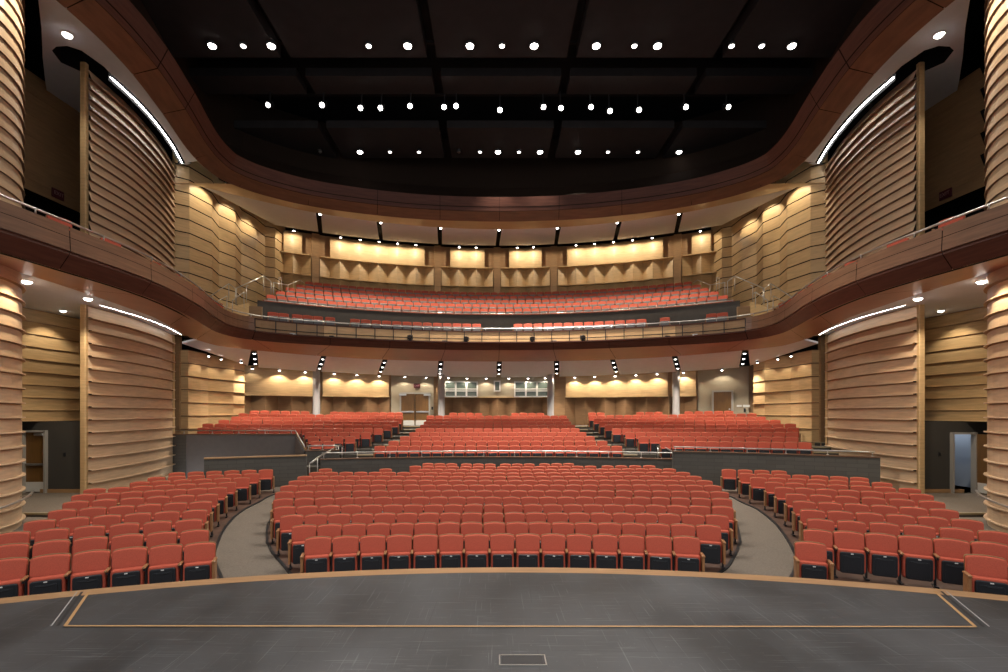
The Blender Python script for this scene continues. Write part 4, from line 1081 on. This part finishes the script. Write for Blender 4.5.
# ------------------------------------------------------------------ lamps
def light(kind, name, loc, energy, color=(1, .9, .76), radius=.08, target=None, angle=80, blend=.6):
    L = bpy.data.lights.new(name, kind); L.energy = energy; L.color = color; L.shadow_soft_size = radius
    if kind == 'SPOT': L.spot_size = radians(angle); L.spot_blend = blend
    o = bpy.data.objects.new(name, L); COL.objects.link(o); o.location = (loc[0], loc[1], loc[2]+CZ)
    if target is not None:
        d = Vector((target[0]-loc[0], target[1]-loc[1], target[2]-loc[2])); o.rotation_euler = d.to_track_quat('-Z', 'Y').to_euler()
    return o
def can(x, y, z, r, lens, label, group, hous=.14, name='ceiling_lamp', up='blackcap'):
    e = empty(name, (x, y, z), label=label, cat='lamp', group=group)
    mb = MB(); mb.lathe([(r*1.0, hous), (r*1.25, hous), (r*1.25, -.02), (r*1.02, -.02), (r*1.0, hous*.5)], (x, y, z), 18); mb.build('housing', [up], e)
    mb = MB(); mb.lathe([(0, -.55*r-.02), (r*.6, -.42*r-.02), (r*.9, -.2*r-.015), (r*1.0, .0)], (x, y, z), 18); mb.build('lens', [lens], e)
    return e
def pz(x, y, z): D = (413-y)and z*476/(413-y); return px(x, y, D)[:2]
ROWA = [(213, 1), (244, 0), (272, 1), (369, 0), (408, 1), (470, 1), (502, 0), (534, 1), (596, 1), (634, 0), (657, 1), (731, 2), (761, 0), (791, 1)]
XA = [(-.3+(x-494)*18.1/476, st) for x, st in ROWA]
for i, (x, st) in enumerate(XA):
    can(x, 18.05, 13.93, .145 if st == 1 else .10, 'lens' if st == 1 else 'lensdim', f'glowing round ceiling lamp in the front row, {ORD[i+1]} from the left', 'ceiling lamps of the front row')
    if st == 1:
        light('SPOT', 'hall_lamp', (x, 18.05, 13.85), 2600, (1, .93, .84), .12, (x*.8, 14.5+(i % 3)*1.5, -3) if abs(x) < 8 else (-14.5*x/abs(x), 19.5, 4), 110 if abs(x) < 8 else 46, .8)
for i, x in enumerate((319, 695)):
    X = -.3+(x-494)*15.8/476
    can(X, 15.8, 13.93, .15, 'lens', f'glowing round ceiling lamp near the top edge, {("left", "right")[i]}', 'ceiling lamps near the top edge'); light('SPOT', 'hall_lamp', (X, 15.8, 13.85), 3500, (1, .93, .84), .12, (X*.6, 9, -3), 100, .8)
for i, (x, y) in enumerate(((268, 105), (322, 105), (360.5, 108), (380.5, 108), (410, 106), (444, 107), (456, 106), (500, 110), (543.5, 107), (561, 108), (591, 107), (610, 111), (639, 110), (686, 107), (728.5, 107))):
    z = 13.6; D = z*476/(413-y); X = -.3+(x-494)*D/476
    e = empty('catwalk_spotlight', (X, D, z), label=f'glowing spotlight in the catwalk gap, {ORD[i+1]} from the left', cat='spotlight', group='spotlights in the catwalk gap')
    mb = MB(); mb.cyl((X, D, z), (X, D+.45, z+.32), .13, .09, 12); mb.build('lamp_body', ['blackcap'], e)
    mb = MB(); mb.cyl((X, D-.012, z-.008), (X, D, z), .10, .10, 14); mb.build('lens', ['lens' if i not in (0, 14) else 'lensdim'], e)
    mb = MB(); mb.box((X, D+.2, z+.5), (.05, .05, .75)); mb.box((X-.12, D+.2, z+.14), (.03, .06, .3)); mb.box((X+.12, D+.2, z+.14), (.03, .06, .3)); mb.build('yoke', ['blackcap'], e)
for i, (x, st) in enumerate(((360, 1), (390, 0), (419, 0), (480, 0), (498, 1), (519, 0), (540, 1), (578, 1), (608, 0), (638, 0), (679, 1), (320, 2), (459, 2))):
    D = 24.6; X = -.3+(x-494)*D/476
    can(X, D, 13.5, .14 if st == 1 else .09, ('lensdim', 'lens', 'lensoff')[st], f'{"unlit" if st==2 else "glowing"} round ceiling lamp in the rear row at the ring, {("fifth", "sixth", "seventh", "eighth", "ninth", "tenth", "eleventh", "twelfth", "thirteenth", "fourteenth", "fifteenth", "first", "second")[i] if st == 2 else ORD[i+1]} {"unlit" if st==2 else "lit"} from the left', 'ceiling lamps of the rear row')
    if st == 1 and abs(X) < 6.5: light('SPOT', 'hall_lamp', (X, D, 13.4), 4000, (1, .93, .84), .12, (X*1.0, 25.6, -2), 84, .8)
light('SPOT', 'stage_fill', (.4, 3.2, 8.5), 900, (1, .97, .94), .3, (.4, 4.2, -2.4), 62, 1)  # added spot, out of view, lightens the middle of the stage foreground
# added fill spots over the stage, out of view
for x in (-6, 0, 6): light('SPOT', 'stage_fill', (x, 1.5, 9), 900, (1, .96, .92), .3, (x*.8, 6.5, -2.4), 90, .8)

W_ = (1, .87, .68)
# rear wall washers above the balcony
wi = 0
for i, (a, b) in enumerate(zip(pil, pil[1:])):
    a_ = a+(hw if i > 0 else 0); b_ = b-(hw if i < 5 else 0); n = max(1, round(radians(b_-a_)*RU/1.38)); da = (b_-a_)/n
    for j in range(1, n):
        x, y = bytheta(RU-1.35, DU, a_+da*j); wi += 1
        can(x, y, 12.32, .075, 'lens', f'small bright downlight over the balcony rear wall, {ORD[wi]} from the left', 'downlights over the balcony rear wall', name='downlight')
        tx, ty = bytheta(RU-.2, DU, a_+da*j); light('SPOT', 'wall_washer', (x, y, 12.24), 60, W_, .02, (tx, ty, 9.2), 165, .3)
# slot lamps between the gray panels
for i, X in enumerate((-10.1, -6.95, -3.5, 0, 3.5, 6.95, 10.1)):
    p = min(G2, key=lambda p: abs(p[0]-X)); can(p[0], p[1]+.35, 11.1, .075, 'lens', f'small bright downlight at the head of the dark slot, {ORD[i+1]} from the left', 'downlights in the upper dark slots', name='downlight')
    light('SPOT', 'wall_washer', (p[0], p[1]+.35, 10.95), 850, W_, .04, (p[0]*1.03, p[1]+1.2, 6), 110, .7)
# lower rear wall washers
LA = []
for a0, a1 in ((-33.4, -24.3), (-23.7, -15.0), (9.33, 22.9), (23.3, 26.3)):
    n = max(1, round(radians(a1-a0)*RL/1.5)); da = (a1-a0)/n; LA += [a0+da*(j+.5) for j in range(n)] if a0 in (9.33, -23.7) or True else []
LA += [-13.0, -10.1, -7.0, -4.4, -1.7, 1.5, 4.2, 6.6, 29.3]
for i, a in enumerate(sorted(LA)):
    x, y = bytheta(RL-.85, DL, a)
    zl = zb_(x, y)-.06
    can(x, y, zl, .075, 'lens', f'small bright downlight at the stalls rear wall, {ORD[i+1]} from the left', 'downlights at the stalls rear wall', name='downlight', hous=.1)
    tx, ty = bytheta(RL-.3, DL, a); bg = (-15 < a < 9) or a > 27; light('SPOT', 'wall_washer', (x, y, zl-.06), 75 if bg else (150 if abs(a) < 31 else 22), W_, .03, (tx, ty, -.9), 122, .3)
# lamps in the slots under the balcony
for i, (xt, xb) in enumerate(((-12.95, -15.2), (-10.2, -11.9), (-7, -8.2), (-3.6, -4.15), (0, 0), (3.6, 4.15), (7, 8.2), (10.2, 11.9), (12.95, 15.2))):
    p = min(TOPF, key=lambda p: abs(p[0]-xt)); q = min(BOTF, key=lambda p: abs(p[0]-xb))
    for k, t in enumerate((.2, .5, .8)):
        x, y = p[0]+(q[0]-p[0])*t, p[1]+(q[1]-p[1])*t; z = zt_(*p)+(zb_(*q)-zt_(*p))*t+.05
        can(x, y, z, .08, 'lensdim', f'square-set lamp in the {ORD[i+1]} dark slot from the left under the balcony, {("front", "middle", "rear")[k]} one', 'lamps in the under-balcony slots', name='downlight', hous=.08)
        if k != 1: light('SPOT', 'slot_lamp', (x, y, z-.12), 600, (1, .88, .74), .06, (x*.98, y-.6, -2), 112, .7)
# gold side walls, upper and lower
for s_, nm in ((-1, 'left'), (1, 'right')):
    for k, (x, y, z) in enumerate(((-14.5, 24.4, 12.1), (-14.5, 26.9, 12.3), (-14.5, 29.3, 12.5), (-14.1, 31.3, 12.5))):
        can(-x*s_*1.0, y, z+.1, .07, 'lens', f'small bright downlight over the upper {nm} pleated wall, {ORD[k+1]} from the front', f'downlights over the upper {nm} pleated wall', name='downlight')
        light('SPOT', 'wall_washer', (-x*s_, y, z+.0), 180, W_, .04, (-(-15.5)*s_*1.0, y+.1, 9.0), 95, .4)
    for k, (x, y, z) in enumerate(((-15.05, 24.6, 2.95), (-15.2, 26.0, 2.95), (-14.8, 27.3, 2.9))):
        can(-x*s_, y, z, .06, 'lens', f'small bright downlight over the lower {nm} curved maple wall, {ORD[k+1]} from the front', f'downlights over the lower {nm} curved maple wall', name='downlight', hous=.1)
        light('SPOT', 'wall_washer', (-x*s_, y, z-.06), 36, W_, .035, (-(-15.7)*s_, y+.1, .3), 105, .4)
    for k, (x, y) in enumerate(((-13.95, 13.9), (-13.95, 16.0))):
        can(-x*s_, y, 3.85, .12, 'lens', f'round recessed downlight under the {nm} balcony arm, {("nearer the stage", "nearer the timber wall")[k]}', f'recessed downlights under the {nm} balcony arm', name='downlight', hous=.05, up='frame_white')
        light('SPOT', 'arm_lamp', (-x*s_, y, 3.74), 300, (1, .86, .68), .08, (-x*s_, y, -3), 125, .5)
    can(14.15*s_, 15.45, 12.28, .13, 'lens', f'round recessed downlight in the upper {nm} plaster ceiling', 'recessed downlights in the upper plaster ceilings', name='downlight', hous=.05, up='frame_white')
    light('SPOT', 'arm_lamp', (14.15*s_, 15.45, 12.2), 300, (1, .9, .78), .08, (14.0*s_, 15.4, 3), 100, .5)
    light('SPOT', 'arm_lamp', (16.5*s_, 17.9, 3.76), 90, W_, .05, (17.3*s_, 18.2, 0), 100, .5)
    can(16.5*s_, 17.9, 3.85, .09, 'lens', f'small recessed downlight by the {nm} recessed maple wall', 'small recessed downlights by the recessed maple walls', name='downlight', hous=.05, up='frame_white')
    # barrel grazing lamp
    light('SPOT', 'barrel_lamp', (12.35*s_, 12.6, 3.7), 160, (1, .84, .62), .06, (13.1*s_, 12.2, -2), 100, .5)
    light('SPOT', 'barrel_lamp', (12.0*s_, 13.4, 11.9), 420, (1, .86, .68), .06, (13.4*s_, 12.2, 6), 90, .5)
light('SPOT', 'corridor_lamp', (17.9, 19.4, .1), 60, (.85, .92, 1), .1, (17.9, 19.4, -3), 140, .5)

# ------------------------------------------------------------------ world, camera, view
w = bpy.data.worlds.new('world'); S.world = w; w.use_nodes = True
w.node_tree.nodes['Background'].inputs[0].default_value = (.93, .96, 1, 1); w.node_tree.nodes['Background'].inputs[1].default_value = .68
cd = bpy.data.cameras.new('camera'); cam = bpy.data.objects.new('camera', cd); COL.objects.link(cam)
cd.sensor_width = 36; cd.lens = 36*476/1008; cd.shift_x = 10/1008; cd.shift_y = 77/1008; cd.clip_end = 200
cam.location = (-.3, 0, CZ); cam.rotation_euler = (pi/2, 0, 0); S.camera = cam
S.view_settings.view_transform = 'Standard'; S.view_settings.look = 'None'; S.view_settings.gamma = 1; S.view_settings.use_curve_mapping = False
S.view_settings.exposure = .42
c = S.cycles
c.max_bounces = 6; c.diffuse_bounces = 4; c.glossy_bounces = 3; c.transmission_bounces = 2; c.caustics_reflective = False; c.caustics_refractive = False
c.sample_clamp_indirect = 4; c.use_denoising = True; c.use_light_tree = True
for o in bpy.data.objects:
    if '_o' in o: del o['_o']
